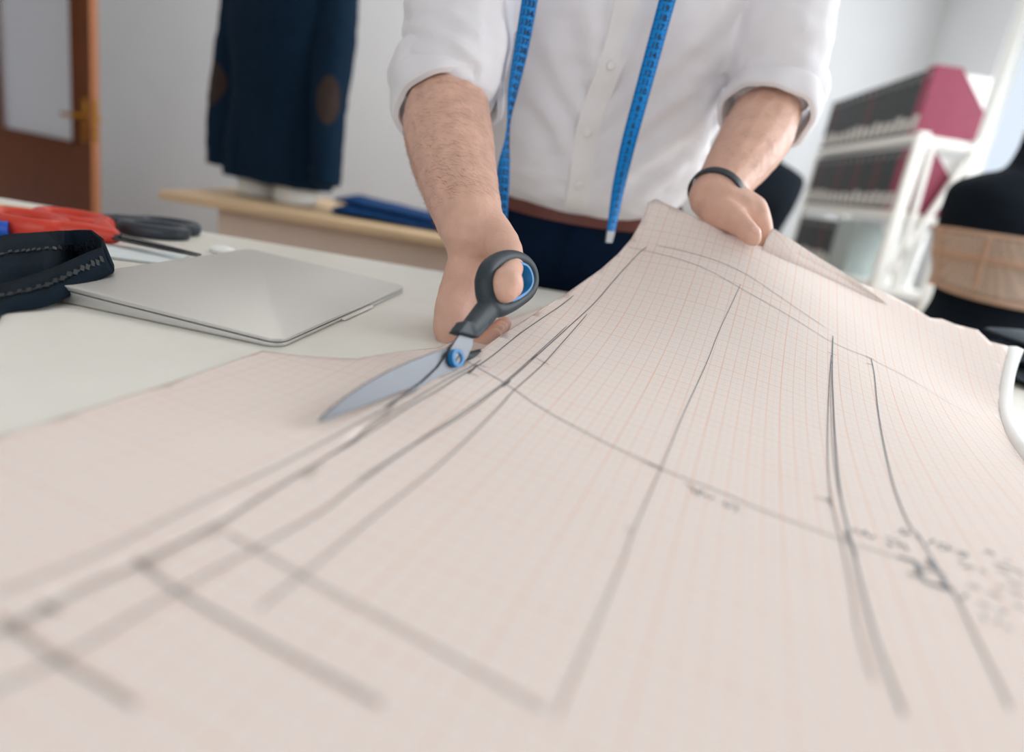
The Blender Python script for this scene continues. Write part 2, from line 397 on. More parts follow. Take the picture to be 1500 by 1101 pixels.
# ------------------------------------------------------------------ pattern paper
ctrl = []
for x, y, Y in [(690, 522, .465), (735, 492, .515), (780, 462, .565), (830, 430, .625), (880, 395, .67), (925, 350, .715), (955, 293, .75), (1020, 325, .725), (1090, 352, .705), (1133, 352, .735), (1245, 412, .76), (1370, 468, .75), (1492, 510, .735), (1465, 600, .615), (1080, 420, .645)]:
    p = A(x, y, Y); ctrl.append((p.x, p.y, p.z - TABLE_Z))
for X, Y in [(-.5, 0), (-.25, 0), (0, 0), (.25, 0), (.5, 0), (.8, 0), (-.5, .26), (-.3, .26), (-.15, .28), (0, .26), (.15, .26), (.3, .28), (.45, .28), (.6, .32), (.8, .36), (-.5, .45), (-.2, .45), (-.1, .36), (.62, .48), (.8, .62)]:
    ctrl.append((X, Y, 0.0))
ctrl.append((-.055, .41, .014))
ctrl = np.array(ctrl); PC = ctrl[:, :2]; n_ = len(ctrl)
def U_(r2): return np.where(r2 > 0, r2 * np.log(np.maximum(r2, 1e-12)), 0)
Am = np.zeros((n_ + 3, n_ + 3)); Am[:n_, :n_] = U_(((PC[:, None] - PC[None]) ** 2).sum(-1)) + 1e-4 * np.eye(n_)
Am[:n_, n_] = 1; Am[:n_, n_ + 1:] = PC; Am[n_:, :n_] = Am[:n_, n_:].T
WT = np.linalg.solve(Am, np.r_[ctrl[:, 2], 0, 0, 0])
def hA(x, y):
    r2 = (x - PC[:, 0]) ** 2 + (y - PC[:, 1]) ** 2
    v = float((U_(r2) * WT[:n_]).sum() + WT[n_] + WT[n_ + 1] * x + WT[n_ + 2] * y)
    k = .004
    return k * math.log1p(math.exp(min(v / k, 60))) + .0008 if v / k < 60 else v + .0008
def sstep(a, b, x):
    t = min(1, max(0, (x - a) / (b - a))); return t * t * (3 - 2 * t)
CUTY = A(605, 566, .385).y
def hB(x, y):          # the offcut beyond the slit stays low on the table
    a = hA(x, y); low = min(a, .003 + .012 * math.exp(-((x + .07) / .05) ** 2 - ((y - .44) / .05) ** 2))
    t = sstep(CUTY - .02, CUTY + .05, y + .25 * (-.06 - x) * 0)
    return a * (1 - t) + low * t
def hit(px, py, hf=hA):
    d = ray(px, py); prev = None; Y = .08
    while Y < 1.2:
        p = CAM + d * (Y / d.y); g = p.z - TABLE_Z - hf(p.x, p.y)
        if g < 0 and prev is not None:
            lo, hi = prev, Y
            for _ in range(18):
                m_ = (lo + hi) / 2; p = CAM + d * (m_ / d.y)
                if p.z - TABLE_Z - hf(p.x, p.y) < 0: hi = m_
                else: lo = m_
            return CAM + d * (hi / d.y)
        prev = Y; Y += .004
    return None
def hitl(pts, hf=hA): return [q for q in (hit(x, y, hf) for x, y in pts) if q is not None]
# grid direction, measured on the sheet itself
GA = math.radians(19.5); GU = Vector((math.cos(GA), -math.sin(GA))); GV = Vector((math.sin(GA), math.cos(GA)))
def uvof(p):
    # arc length along the grid's long direction, so that the print keeps its pitch where the sheet rises
    u = GU.x * p[0] + GU.y * p[1]; v = GV.x * p[0] + GV.y * p[1]
    base = .2; L = 0; hp = None; k = max(1, int(abs(v - base) / .02)); st = (v - base) / k
    for i in range(k + 1):
        vv = base + st * i; q = (GU.x * u + GV.x * vv, GU.y * u + GV.y * vv); h_ = hA(*q)
        if hp is not None: L += math.copysign(math.hypot(st, h_ - hp), st)
        hp = h_
    return (u, base + L)
def sheet(name, poly, hf, m, parent, step=.009):
    poly = [Vector((p.x, p.y)) for p in poly]
    xs = [p.x for p in poly]; ys = [p.y for p in poly]; vs = list(poly); n = len(poly)
    def inside(x, y):
        c = False; j = n - 1
        for i in range(n):
            if (poly[i].y > y) != (poly[j].y > y) and x < (poly[j].x - poly[i].x) * (y - poly[i].y) / (poly[j].y - poly[i].y) + poly[i].x: c = not c
            j = i
        return c
    y = min(ys)
    while y < max(ys):
        x = min(xs)
        while x < max(xs):
            if inside(x, y): vs.append(Vector((x + random.uniform(-.001, .001), y)))
            x += step
        y += step
    ov, oe, of, *_ = delaunay_2d_cdt(vs, [], [list(range(n))], 1, 1e-6)
    me = bpy.data.meshes.new(name); me.from_pydata([(p.x, p.y, TABLE_Z + hf(p.x, p.y)) for p in ov], [], of)
    ul = me.uv_layers.new(name='UVMap'); cache = [uvof(p) for p in ov]
    for l in me.loops: ul.data[l.index].uv = cache[l.vertex_index]
    o = finish(name, me, m, parent)
    sd = o.modifiers.new('thickness', 'SOLIDIFY'); sd.thickness = .0003; sd.offset = -1
    return o
paper = empty('pattern_paper', (.2, .4, TABLE_Z), 'large pink millimetre paper sheet with pencilled sewing pattern', 'paper')
def vary(pts, amp=0):
    return pts
cutpx = [(605, 566), (640, 549), (672, 531), (690, 521), (735, 490), (780, 461), (830, 429), (880, 394), (905, 372), (925, 349), (938, 326), (946, 308), (949, 297)]
toppx = [(955, 293), (962, 291), (975, 298), (1000, 309), (1030, 322), (1065, 340), (1100, 357), (1118, 361), (1122, 350), (1131, 335), (1137, 337), (1150, 346), (1175, 362), (1190, 372), (1197, 378), (1215, 388), (1243, 404), (1250, 411), (1275, 420), (1300, 430), (1335, 448), (1362, 465), (1368, 466), (1380, 467), (1400, 475), (1432, 483), (1450, 500), (1478, 507)]
inner = [(1478, 507), (1470, 540), (1465, 565), (1463, 590), (1466, 612), (1476, 640), (1490, 664), (1510, 690)]
slit = [A(605, 566, hit(605, 566).y)] + hitl(cutpx[1:])
def on(px, py, Y): return A(px, py, Y)
def near_top(x, y):
    q = hit(x, y)
    if q is None or q.y > .80: q = A(x, y, .75)
    return q
slit = [near_top(*p) for p in cutpx]; top = [near_top(*p) for p in toppx]
right = hitl(inner)
front = [Vector((.75, .42, 0)), Vector((.75, -.02, 0)), Vector((.3, -.05, 0)), Vector((-.1, -.05, 0)), Vector((-.3, .02, 0))]
seam = hitl([(0, 924), (67, 890), (205, 825), (320, 766), (447, 689), (520, 640), (570, 595)])
piece_poly = slit + top[0:] + right[1:] + front + seam
clean = []
for p in piece_poly:
    if not clean or (Vector((p.x, p.y)) - Vector((clean[-1].x, clean[-1].y))).length > .001: clean.append(p)
piece = sheet('pattern_piece', clean, hA, M_paper, paper)
offp = list(seam) + slit[:8] + [AZ(800, 449, TABLE_Z), AZ(790, 455, TABLE_Z), AZ(700, 487, TABLE_Z + .002), AZ(640, 509, TABLE_Z + .004), AZ(590, 523, TABLE_Z + .004), AZ(550, 534, TABLE_Z + .003), AZ(522, 537, TABLE_Z + .002), AZ(480, 529, TABLE_Z + .002), AZ(430, 520, TABLE_Z + .003), AZ(385, 513, TABLE_Z + .003), AZ(250, 558, TABLE_Z + .003), AZ(100, 607, TABLE_Z + .003), AZ(0, 640, TABLE_Z + .003), AZ(-180, 700, TABLE_Z + .003), Vector((-.3, .02, 0))]
sheet('offcut', offp, hB, M_paper, paper)
# white margin strip that curls up along the right end
outer = [(1500, 512), (1490, 540), (1485, 565), (1483, 590), (1487, 612), (1497, 634), (1512, 655), (1530, 680)]
mi = [hit(*p) for p in inner]; mo = []
for (x, y), q in zip(outer, mi): mo.append(A(x, y, q.y + .004))
mgn = MB(); ri = interp_rings([tuple(a) + tuple(b) for a, b in zip(mi, mo)], 4)
mgn.v = [Vector(q[:3]) + Vector((0, 0, .0005)) for q in ri] + [(Vector(q[:3]) + Vector(q[3:])) / 2 + Vector((.0, 0, .002)) for q in ri] + [Vector(q[3:]) for q in ri]; n = len(ri)
mgn.f = [(k * n + i, k * n + i + 1, (k + 1) * n + i + 1, (k + 1) * n + i) for k in range(2) for i in range(n - 1)]
o = mgn.build('white_margin', M_whitep, paper); sd = o.modifiers.new('t', 'SOLIDIFY'); sd.thickness = .0003; o['label'] = 'white curled margin strip of the sheet'

fb = [hit(x, y) for x, y in ((1117, 366), (1150, 381), (1200, 402), (1250, 425), (1300, 447))]
ft = [A(x, y, q.y + .004) for (x, y), q in zip(((1131, 335), (1156, 349), (1199, 377), (1246, 406), (1300, 445)), fb)]
rows_ = interp_rings([tuple(a) + tuple(b) for a, b in zip(fb, ft)], 5); n = len(rows_); fl = MB()
for t_ in (0, .5, 1): fl.v += [Vector(r_[:3]).lerp(Vector(r_[3:]), t_) + Vector((0, .004 * math.sin(t_ * math.pi), .0003)) for r_ in rows_]
fl.f = [(k * n + i, k * n + i + 1, (k + 1) * n + i + 1, (k + 1) * n + i) for k in range(2) for i in range(n - 1)]
me = bpy.data.meshes.new('folded_flap'); me.from_pydata([tuple(v) for v in fl.v], [], fl.f); ul = me.uv_layers.new(name='UVMap')
for l in me.loops:
    v_ = fl.v[l.vertex_index]; q_ = uvof((v_.x, v_.y)); ul.data[l.index].uv = (q_[0], q_[1] + (v_.z - TABLE_Z - hA(v_.x, v_.y)))
o = finish('folded_flap', me, M_paper, paper); sd = o.modifiers.new('t', 'SOLIDIFY'); sd.thickness = .0003

# pencil strokes: thin ribbons lying on the sheet
def ribbon(pts, wd, m, name='pencil_line', hf=hA, lift=.0004, sub=5, world=False):
    wd *= .72
    q = pts if world else spline([tuple(p) for p in hitl(pts, hf)], sub)
    if len(q) < 2: return None
    q = [Vector((p.x, p.y, TABLE_Z + hf(p.x, p.y) + lift)) for p in q]
    mb = MB(); n = len(q)
    for i, p in enumerate(q):
        d = q[min(i + 1, n - 1)] - q[max(i - 1, 0)]; s_ = Vector((-d.y, d.x, 0)).normalized() * (wd / 2 * (1 if 0 < i < n - 1 else .6))
        a, b = p + s_, p - s_
        a.z = TABLE_Z + hf(a.x, a.y) + lift; b.z = TABLE_Z + hf(b.x, b.y) + lift
        mb.v += [a, b]
    mb.f = [(2 * i, 2 * i + 1, 2 * i + 3, 2 * i + 2) for i in range(n - 1)]
    return mb.build(name, m, paper)
lineA = [(-40, 945), (0, 924), (67, 890), (130, 858), (205, 825), (320, 766), (372, 734), (447, 689), (500, 658), (590, 602), (640, 573), (680, 548), (697, 538), (715, 526), (755, 494), (793, 467), (840, 433)]
lineA1 = [(447, 689), (510, 650), (570, 607), (625, 574), (680, 543), (705, 527)]
lineA2 = [(0, 870), (22, 860), (149, 808), (313, 727), (410, 682), (500, 634), (560, 600), (615, 568)]
lineB = [(-30, 1025), (11, 1002), (86, 967), (260, 866), (370, 806), (474, 748), (523, 710), (608, 651), (690, 600), (740, 562), (783, 524), (820, 491), (854, 460), (900, 410), (931, 376), (947, 362)]
lineB2 = [(523, 704), (580, 668), (640, 628), (700, 588), (740, 559), (783, 521), (830, 478)]
lineC = [(380, 893), (400, 876), (463, 827), (549, 756), (638, 686), (728, 600), (752, 573), (793, 536), (823, 503), (860, 460)]
lineD = [(685, 530), (697, 537), (740, 562), (800, 602), (890, 650), (938, 673), (968, 687), (1061, 723), (1100, 741), (1193, 776), (1245, 795), (1360, 831)]
lineE = [(815, 1050), (837, 998), (912, 823), (928, 777), (968, 687), (1003, 602), (1037, 527), (1055, 481), (1085, 416)]
lineF = [(1325, 1050), (1305, 998), (1282, 935), (1264, 868), (1247, 795), (1241, 771), (1232, 730), (1226, 680), (1221, 600), (1219, 540), (1220, 492)]
lineF2 = [(1280, 1000), (1256, 920), (1249, 875), (1234, 801), (1219, 741), (1213, 689), (1213, 600), (1218, 520)]
lineF3 = [(1247, 795), (1235, 745), (1223, 690), (1217, 600), (1219, 520)]
lineG = [(1480, 1040), (1461, 998), (1435, 946), (1405, 883), (1379, 842), (1346, 786), (1331, 768), (1310, 715), (1294, 648), (1286, 600), (1281, 551), (1276, 525)]
lineH = [(962, 360), (1009, 370), (1049, 382), (1098, 405), (1150, 440), (1209, 480)]
lineH2 = [(920, 362), (956, 370), (1024, 390), (1098, 430), (1165, 468), (1220, 502), (1274, 525), (1325, 551), (1362, 573), (1438, 616)]
ribbon(lineA, .0013, M_pencil); ribbon(lineA1, .0011, M_pencil); ribbon(lineA2, .0014, M_penc2)
ribbon(lineB, .0012, M_pencil); ribbon(lineB2, .0009, M_pencil); ribbon(lineC, .0010, M_pencil)
ribbon(lineD, .0009, M_pencil); ribbon(lineE, .0007, M_pencil); ribbon(lineF, .0016, M_pencil); ribbon(lineF2, .0009, M_pencil); ribbon(lineF3, .0008, M_penc2)
ribbon(lineG, .0014, M_pencil); ribbon(lineH, .0008, M_penc2); ribbon(lineH2, .0008, M_penc2)
for l, wd in (([(205, 825), (264, 868), (380, 935), (500, 1000), (560, 1033)], .0019), ([(0, 905), (15, 916), (86, 967), (149, 1002), (200, 1035)], .0019), ([(335, 782), (420, 830), (500, 875), (586, 920), (724, 998), (800, 1040)], .0016)):
    ribbon(l, wd, M_penc3 if wd < .0018 else M_penc2)
for l, wd in (([(686, 548), (699, 535)], .0028), ([(735, 567), (747, 558)], .0032), ([(778, 528), (788, 519)], .0022), ([(697, 534), (717, 539)], .001), ([(685, 545), (700, 551)], .001), ([(785, 525), (805, 535)], .001), ([(938, 673), (972, 688)], .0014), ([(1193, 727), (1215, 734)], .0012), ([(1212, 728), (1217, 741)], .0016), ([(1268, 521), (1280, 527)], .001), ([(1268, 532), (1279, 535)], .001), ([(1212, 516), (1226, 521)], .0008), ([(1238, 778), (1254, 815)], .0030), ([(915, 774), (928, 778)], .001), ([(60, 885), (85, 897)], .0022), ([(78, 962), (96, 972)], .0032), ([(255, 862), (273, 872)], .0028), ([(197, 822), (213, 830)], .0026)):
    ribbon(l, wd, M_pencil, 'pencil_mark', sub=2)
# pencilled lettering and scribbled notes
hand = []
def px2(o, sc, pts): return [(o[0] + x * sc, o[1] + y * sc) for x, y in pts]
s1 = 1 / 10.71
for pts in ([(250, 310), (330, 340), (390, 370)], [(390, 360), (375, 420), (410, 465), (460, 470), (540, 425)], [(540, 430), (490, 410), (430, 440)], [(550, 490), (575, 480), (595, 500), (560, 505)], [(690, 495), (660, 550)], [(630, 540), (660, 552)], [(885, 580), (865, 650)], [(970, 610), (945, 685)], [(870, 650), (945, 680)], [(1000, 630), (1070, 655), (1040, 750)]):
    hand.append((px2((980, 680), s1, pts), .0008))
s2 = 1 / 5.004
for pts in ([(130, 180), (170, 185), (190, 205)], [(215, 215), (235, 190), (245, 215), (280, 235), (310, 230)], [(380, 230), (430, 250), (500, 270)], [(440, 300), (400, 275), (430, 310)], [(470, 300), (520, 290), (545, 340)], [(485, 190), (520, 180), (560, 205), (530, 215), (490, 200)], [(600, 215), (640, 240), (620, 250)], [(695, 285), (745, 255)], [(765, 295), (800, 285), (850, 310), (820, 325), (775, 305)], [(850, 320), (885, 325)], [(905, 350), (960, 345), (985, 375), (930, 365)], [(1110, 345), (1150, 340), (1180, 370)], [(1250, 395), (1300, 425)], [(1180, 430), (1260, 450), (1401, 500)], [(1210, 470), (1250, 490), (1290, 500)], [(1270, 540), (1340, 575), (1401, 600)], [(960, 460), (1010, 450), (1040, 470)], [(1070, 470), (1110, 490), (1130, 500)], [(920, 420), (960, 415)], [(990, 590), (1040, 600), (1080, 615)], [(1130, 640), (1180, 655), (1230, 690)], [(1200, 600), (1260, 610)], [(1300, 620), (1340, 650), (1401, 665)], [(1060, 710), (1110, 735), (1150, 750)], [(1190, 760), (1240, 785), (1270, 780)], [(1320, 725), (1360, 745), (1401, 755)], [(1080, 800), (1130, 850)], [(1270, 880), (1310, 920)], [(1190, 860), (1230, 850)], [(1370, 510), (1395, 525)], [(930, 690), (985, 655)]):
    hand.append((px2((1220, 740), s2, pts), .0011))
for pts, wd in (([(470, 375), (540, 395), (600, 410)], .0016), ([(580, 400), (625, 440), (630, 500), (680, 560), (780, 595), (870, 630)], .0026), ([(540, 500), (620, 520)], .0014), ([(640, 470), (720, 490)], .0014), ([(700, 395), (740, 460), (810, 520)], .0032), ([(800, 540), (840, 600), (885, 640)], .0034)):
    hand.append((px2((1220, 740), s2, pts), wd))
for pts, wd in hand: ribbon(pts, wd * 1.4, M_pencil, 'pencil_writing', sub=3)

# ------------------------------------------------------------------ scissors in the hand
sc_ = empty('tailor_scissors', A(663, 525, .43), 'big grey and blue scissors cutting the pattern paper', 'scissors')
T0 = A(467, 618, .322); P0 = A(663, 525, .43); R0 = A(746, 410, .515)
SN = (P0 - T0).cross(R0 - P0).normalized()
if SN.dot(CAM - P0) < 0: SN = -SN
def SP(x, y, off=0):
    d = ray(x, y); t = (P0 - CAM).dot(SN) / d.dot(SN); return CAM + d * t + SN * off
def plate(pts, off, th, name, m, parent, edge=None):
    q = [SP(x, y) for x, y in pts]; n = len(q); mb = MB()
    mb.v = [p + SN * (off + th / 2) for p in q] + [p + SN * (off - th / 2) for p in q]
    mb.f = [tuple(range(n)), tuple(range(2 * n - 1, n - 1, -1))] + [(i, (i + 1) % n, n + (i + 1) % n, n + i) for i in range(n)]
    return mb.build(name, m, parent, smooth=False, bevel=.0004, segs=1, angle=25)
plate([(467, 618), (474, 608), (488, 595), (508, 580), (535, 562), (565, 545), (600, 529), (635, 516), (655, 510), (668, 498), (690, 505), (686, 522), (672, 530), (655, 541), (628, 555), (600, 570), (572, 580), (540, 593), (505, 606), (480, 615)], -.0010, .0016, 'upper_blade', M_steel, sc_)
plate([(672, 488), (692, 494), (690, 508), (681, 527), (668, 540), (640, 556), (605, 574), (570, 592), (560, 596), (590, 578), (618, 558), (640, 537), (655, 515), (664, 500)], .0008, .0014, 'lower_blade', M_steel, sc_)
# pivot screw
mb = MB()
def disc(mb, c, r0, r1, off0, off1, n=28):
    a = (R0 - P0).normalized(); b = SN.cross(a)
    rs = []
    for r, o_ in ((r0, off0), (r0, off1), (r1, off1), (r1, off0)):
        rs.append([c + SN * o_ + (a * math.cos(t) + b * math.sin(t)) * r for t in [2 * math.pi * k / n for k in range(n)]])
    return mb.rings(rs, False, True)
disc(mb, P0, .0068, .0040, .001, .0058); mb.build('pivot_ring', M_blue, sc_)
mb = MB(); mb.tube([P0 + SN * .002, P0 + SN * .0048], .0042, 20); sw = mb.build('pivot_screw', M_steel, sc_)
mb = MB(); a_ = (R0 - P0).normalized(); mb.bar(P0 + SN * .005 - a_ * .0036, P0 + SN * .005 + a_ * .0036, .0009, .0006, SN); mb.build('screw_slot', M_lapdark, sw)
# thumb handle: ring plus tapering arm, joined by a voxel union
ring = [(709, 412, 15), (715, 394, 14), (730, 381, 12), (748, 376, 10.5), (766, 381, 10), (777, 394, 10), (780, 412, 10), (774, 428, 10), (760, 440, 10), (744, 449, 11), (726, 452, 14), (713, 436, 16)]
pxs = lambda Y: Y / F_PX
mb = MB(); rp = interp_rings(ring + ring[:1], 4)[:-1]
pts = [SP(x, y) for x, y, r in rp]; rad = [r * p.y / F_PX * 1.0 for (x, y, r), p in zip(rp, pts)]
mb.tube(pts, rad, 14, True, flat=1.0, upv=SN)
arm = [(722, 440, 22), (713, 455, 22), (702, 468, 21), (688, 482, 17)]
for i, (x, y, r) in enumerate(interp_rings(arm, 4)):
    p = SP(x, y); rr = r * p.y / F_PX
    ax = (SP(682, 482) - SP(712, 436)).normalized(); bx_ = SN.cross(ax)
    mt = Matrix((ax, bx_, SN)).transposed()
    mb.ball(p, (rr * .8, rr, .0068), 14, mt)
# squared end of the handle
q = [SP(x, y) for x, y in ((663, 488), (676, 470), (710, 480), (694, 496))]
mb.add([p + SN * s for s in (.0055, -.0055) for p in q], [(0, 1, 2, 3), (7, 6, 5, 4), (0, 4, 5, 1), (1, 5, 6, 2), (2, 6, 7, 3), (3, 7, 4, 0)])
th_ = voxel(mb, 'thumb_handle', M_sh, sc_, .0011, 7)
lin_ = [(721, 424), (722, 406), (731, 393), (747, 387), (762, 391), (769, 403), (770, 416), (764, 427), (752, 436), (738, 442), (727, 439)]
lp = interp_rings(lin_ + lin_[:1], 4)[:-1]
rc = SP(746, 412); rs = []
for x, y in lp:
    p = SP(x, y); d = (rc - p).normalized()
    rs.append([p + d * a + SN * b for a, b in ((.0010, .0076), (.0022, .003), (.0020, -.006), (-.004, -.006), (-.0012, .0078))])
MB().rings(rs, False, True).build('grip_liner', M_blue, th_)
# finger handle below, behind the hand
e_ax = (R0 - P0).normalized(); e_dn = -(SN.cross(e_ax)); 
if e_dn.z > 0: e_dn = -e_dn
fc = A(746, 511, .53); e_ax = (fc - P0).normalized(); e_dn = Vector((0, 0, -1)); e_dn = (e_dn - e_ax * e_dn.dot(e_ax)).normalized()
fp = [fc + e_ax * (.034 * math.cos(t)) + e_dn * (.0085 * math.sin(t)) for t in [2 * math.pi * k / 32 for k in range(32)]]
mb = MB().tube(fp, .005, 12, True, upv=SN)
mb.caps([P0 + e_ax * .016 - SN * .003, P0 + e_ax * .045 + e_dn * .002 - SN * .004, fc - e_ax * .034], [.004, .0055, .0055])
fh = voxel(mb, 'finger_handle', M_sh, sc_, .0014, 4)
fp2 = [fc + e_ax * (.0295 * math.cos(t)) + e_dn * (.0045 * math.sin(t)) for t in [2 * math.pi * k / 32 for k in range(32)]]
MB().tube(fp2, .0022, 8, True, upv=SN).build('grip_liner', M_blue, fh)

# ------------------------------------------------------------------ the person
per = empty('person', (.07, 1.08, 0), 'person in white shirt leaning over the table cutting paper', 'person')
# skin: arms, hands, neck and head grown into one surface
sk = MB()
shR, shL = Vector((-.12, .93, 1.26)), Vector((.24, .95, 1.28))
elR, elL = A(656, 140, .785), A(1128, 158, .885)
wrR, wrL = A(692, 336, .605), A(1046, 288, .752)
sk.caps([shR, elR], [.042, .044]); sk.caps([shL, elL], [.042, .042])
sk.caps([elR, A(656, 190, .75), A(664, 235, .705), A(678, 290, .645), wrR], [.048, .0525, .0475, .0385, .0325])
sk.caps([elL, A(1108, 198, .85), A(1088, 228, .815), A(1066, 260, .782), wrL], [.042, .046, .041, .034, .0295])
# right hand around the scissors
sk.caps([wrR, A(693, 378, .606), A(673, 430, .588)], [.0315, .0245, .0205])
sk.caps([A(710, 348, .612), A(708, 395, .626), A(697, 440, .620)], [.026, .024, .022])
sk.caps([A(710, 338, .602), A(733, 356, .582), A(748, 377, .553)], [.0255, .0190, .0132])
sk.caps([A(748, 377, .553), A(748, 392, .527), A(745, 402, .508)], [.0130, .0112, .0112])
sk.caps([A(745, 402, .508), A(742, 416, .490), A(740, 423, .486)], [.0108, .0142, .0118])
sk.caps([A(673, 430, .588), A(665, 450, .577), A(659, 480, .566), A(663, 505, .562)], [.0205, .0190, .0165, .0135])
sk.caps([A(663, 505, .562), A(684, 514, .566), A(706, 508, .568), A(724, 494, .570)], [.0130, .0105, .0102, .0094])
for k in range(1, 4):
    dy = .019 * k; dx = 9 * k
    sk.caps([A(690 + dx, 425 - 4 * k, .580 + dy), A(678 + dx, 468 - 4 * k, .572 + dy), A(678 + dx, 495 - 4 * k, .572 + dy)], [.022 - .002 * k, .0125 - .0006 * k, .0108 - .0005 * k])
    sk.caps([A(678 + dx, 495 - 4 * k, .572 + dy), A(700 + dx * .7, 504 - 4 * k, .570 + dy * .9), A(724 + dx * .5, 490 - 5 * k, .570 + dy * .8)], [.0105, .0095, .0085])
# left hand pinching the sheet
sk.caps([wrL, A(1062, 302, .742), A(1084, 310, .736)], [.029, .027, .024])
sk.caps([A(1070, 296, .752), A(1096, 310, .737), A(1108, 320, .728)], [.024, .022, .0165])
sk.caps([A(1048, 306, .732), A(1074, 320, .708), A(1089, 332, .694), A(1100, 344, .685), A(1104, 350, .683)], [.020, .0155, .0125, .0112, .0085])
sk.caps([A(1108, 320, .728), A(1119, 341, .722), A(1117, 356, .722), A(1106, 366, .722)], [.0165, .0112, .0096, .0085])
for k in range(1, 4):
    b = A(1100 - 12 * k, 322 + 1 * k, .742 + .004 * k)
    sk.caps([b, b + Vector((.012, -.012, -.034)), b + Vector((.004, -.045, -.052)), b + Vector((-.004, -.062, -.050))], [.0165, .0105, .0095, .0085])
# torso core, neck and head
tors = [(.07, 1.08, .90, .150, .105), (.065, 1.03, 1.02, .155, .11), (.058, .965, 1.15, .165, .105), (.05, .92, 1.25, .165, .085), (.05, .885, 1.31, .09, .07), (.048, .855, 1.36, .058, .06)]
sk.rings([ell((x, y, z), a, b, .35, 32) for x, y, z, a, b in interp_rings(tors, 4)])
sk.caps([(.05, .87, 1.33), (.047, .835, 1.42)], [.056, .052])
hq = Matrix.Rotation(math.radians(38), 3, 'X'); HC = Vector((.045, .79, 1.50))
sk.ball(HC, (.075, .095, .112), 28, hq)
def hp(x, y, z): return HC + hq @ Vector((x, y, z))
sk.ball(hp(0, -.045, -.055), (.052, .05, .055), 20, hq)
sk.caps([hp(0, -.088, .018), hp(0, -.106, -.022)], [.010, .015]); sk.caps([hp(-.014, -.094, -.026), hp(.014, -.094, -.026)], [.009, .009])
sk.caps([hp(-.05, -.074, .034), hp(0, -.088, .036), hp(.05, -.074, .034)], [.010, .013, .010])
sk.caps([hp(-.022, -.087, -.058), hp(.022, -.087, -.058)], [.0075, .0075]); sk.caps([hp(-.018, -.087, -.068), hp(.018, -.087, -.068)], [.0075, .0075])
for s in (-1, 1): sk.ball(hp(s * .077, .008, -.005), (.010, .02, .032), 14, hq)
def skinpost(p, nrm):
    return p + nrm * (.0006 * noise.noise(p * 90) + .0008 * noise.noise(p * 30))
body = voxel(sk, 'body', M_skin, per, .0026, 5, skinpost)
for s in (-1, 1):
    e = MB().ball(hp(s * .031, -.082, .012), .0108, 14).build('eye', M_btn, body)
    MB().ball(hp(s * .031, -.091, .010), .006, 10).build('iris', M_hair, e)
    MB().caps([hp(s * .015, -.099, .036), hp(s * .048, -.086, .038)], [.004, .003]).build('eyebrow', M_hair, body)
hr = MB()
for i in range(160):
    t = random.uniform(0, 2 * math.pi); f = random.uniform(.0, 1.0); z = f; rr_ = math.sqrt(max(0, 1 - z * z))
    x, y = .079 * rr_ * math.cos(t), .099 * rr_ * math.sin(t)
    if y < -.055 and z < .62: continue
    hr.ball(hp(x, y + .004, .115 * z + .004), .016, 8)
for i in range(70):
    t = random.uniform(.15 * math.pi, .85 * math.pi); hr.ball(hp(.076 * math.cos(t), .096 * math.sin(t), random.uniform(-.06, .02)), .014, 8)
voxel(hr, 'hair', M_hair, per, .005, 3, lambda p, q: p + q * (.003 * noise.noise(Vector((p.x * 160, p.y * 40, p.z * 40)))))
# nails
def nail(c, d, up, w_, l_, name='nail'):
    d = d.normalized(); n_v = (up - d * up.dot(d)).normalized(); s_ = d.cross(n_v); mt = Matrix((s_, d, n_v)).transposed()
    MB().ball(c, (w_, l_, .0022), 16, mt).build(name, M_nail, body)
tl0, tl1 = A(1089, 332, .694), A(1102, 346, .684)
nn_ = Vector((.25, -.72, .65)).normalized(); nail(tl1 + nn_ * .0094 - (tl1 - tl0) * .3, tl1 - tl0, nn_, .0058, .0072)
# hair on the forearms
ah = MB(); me_ = body.data; cand = []
axes = [(A(656, 170, .77), A(684, 315, .625)), (A(1118, 180, .87), A(1056, 275, .765))]
for v in me_.vertices:
    for k, (a, b) in enumerate(axes):
        ab = b - a; t = (v.co - a).dot(ab) / ab.length_squared
        if 0 < t < 1.05 and ((v.co - a) - ab * t).length < .07: cand.append((v.co.copy(), v.normal.copy(), ab.normalized(), k, t))
random.shuffle(cand)
for co, nr, ax, k, t in cand[:4200]:
    if k == 1 and random.random() < .75: continue
    side = ax.cross(nr); d = (ax * random.uniform(.3, 1) + side * random.uniform(.2, 1.1) * (-1 if k == 0 else 1)).normalized(); L = random.uniform(.006, .013)
    p1 = co + nr * .0004; p2 = co + d * L * .5 + nr * .0016; p3 = co + d * L + nr * .0008; wv = d.cross(nr).normalized() * .00009
    ah.add([p1 - wv, p1 + wv, p2 + wv, p2 - wv, p3], [(0, 1, 2, 3), (3, 2, 4)])
o = ah.build('arm_hair', M_armhair, body, smooth=False); o['kind'] = 'stuff'

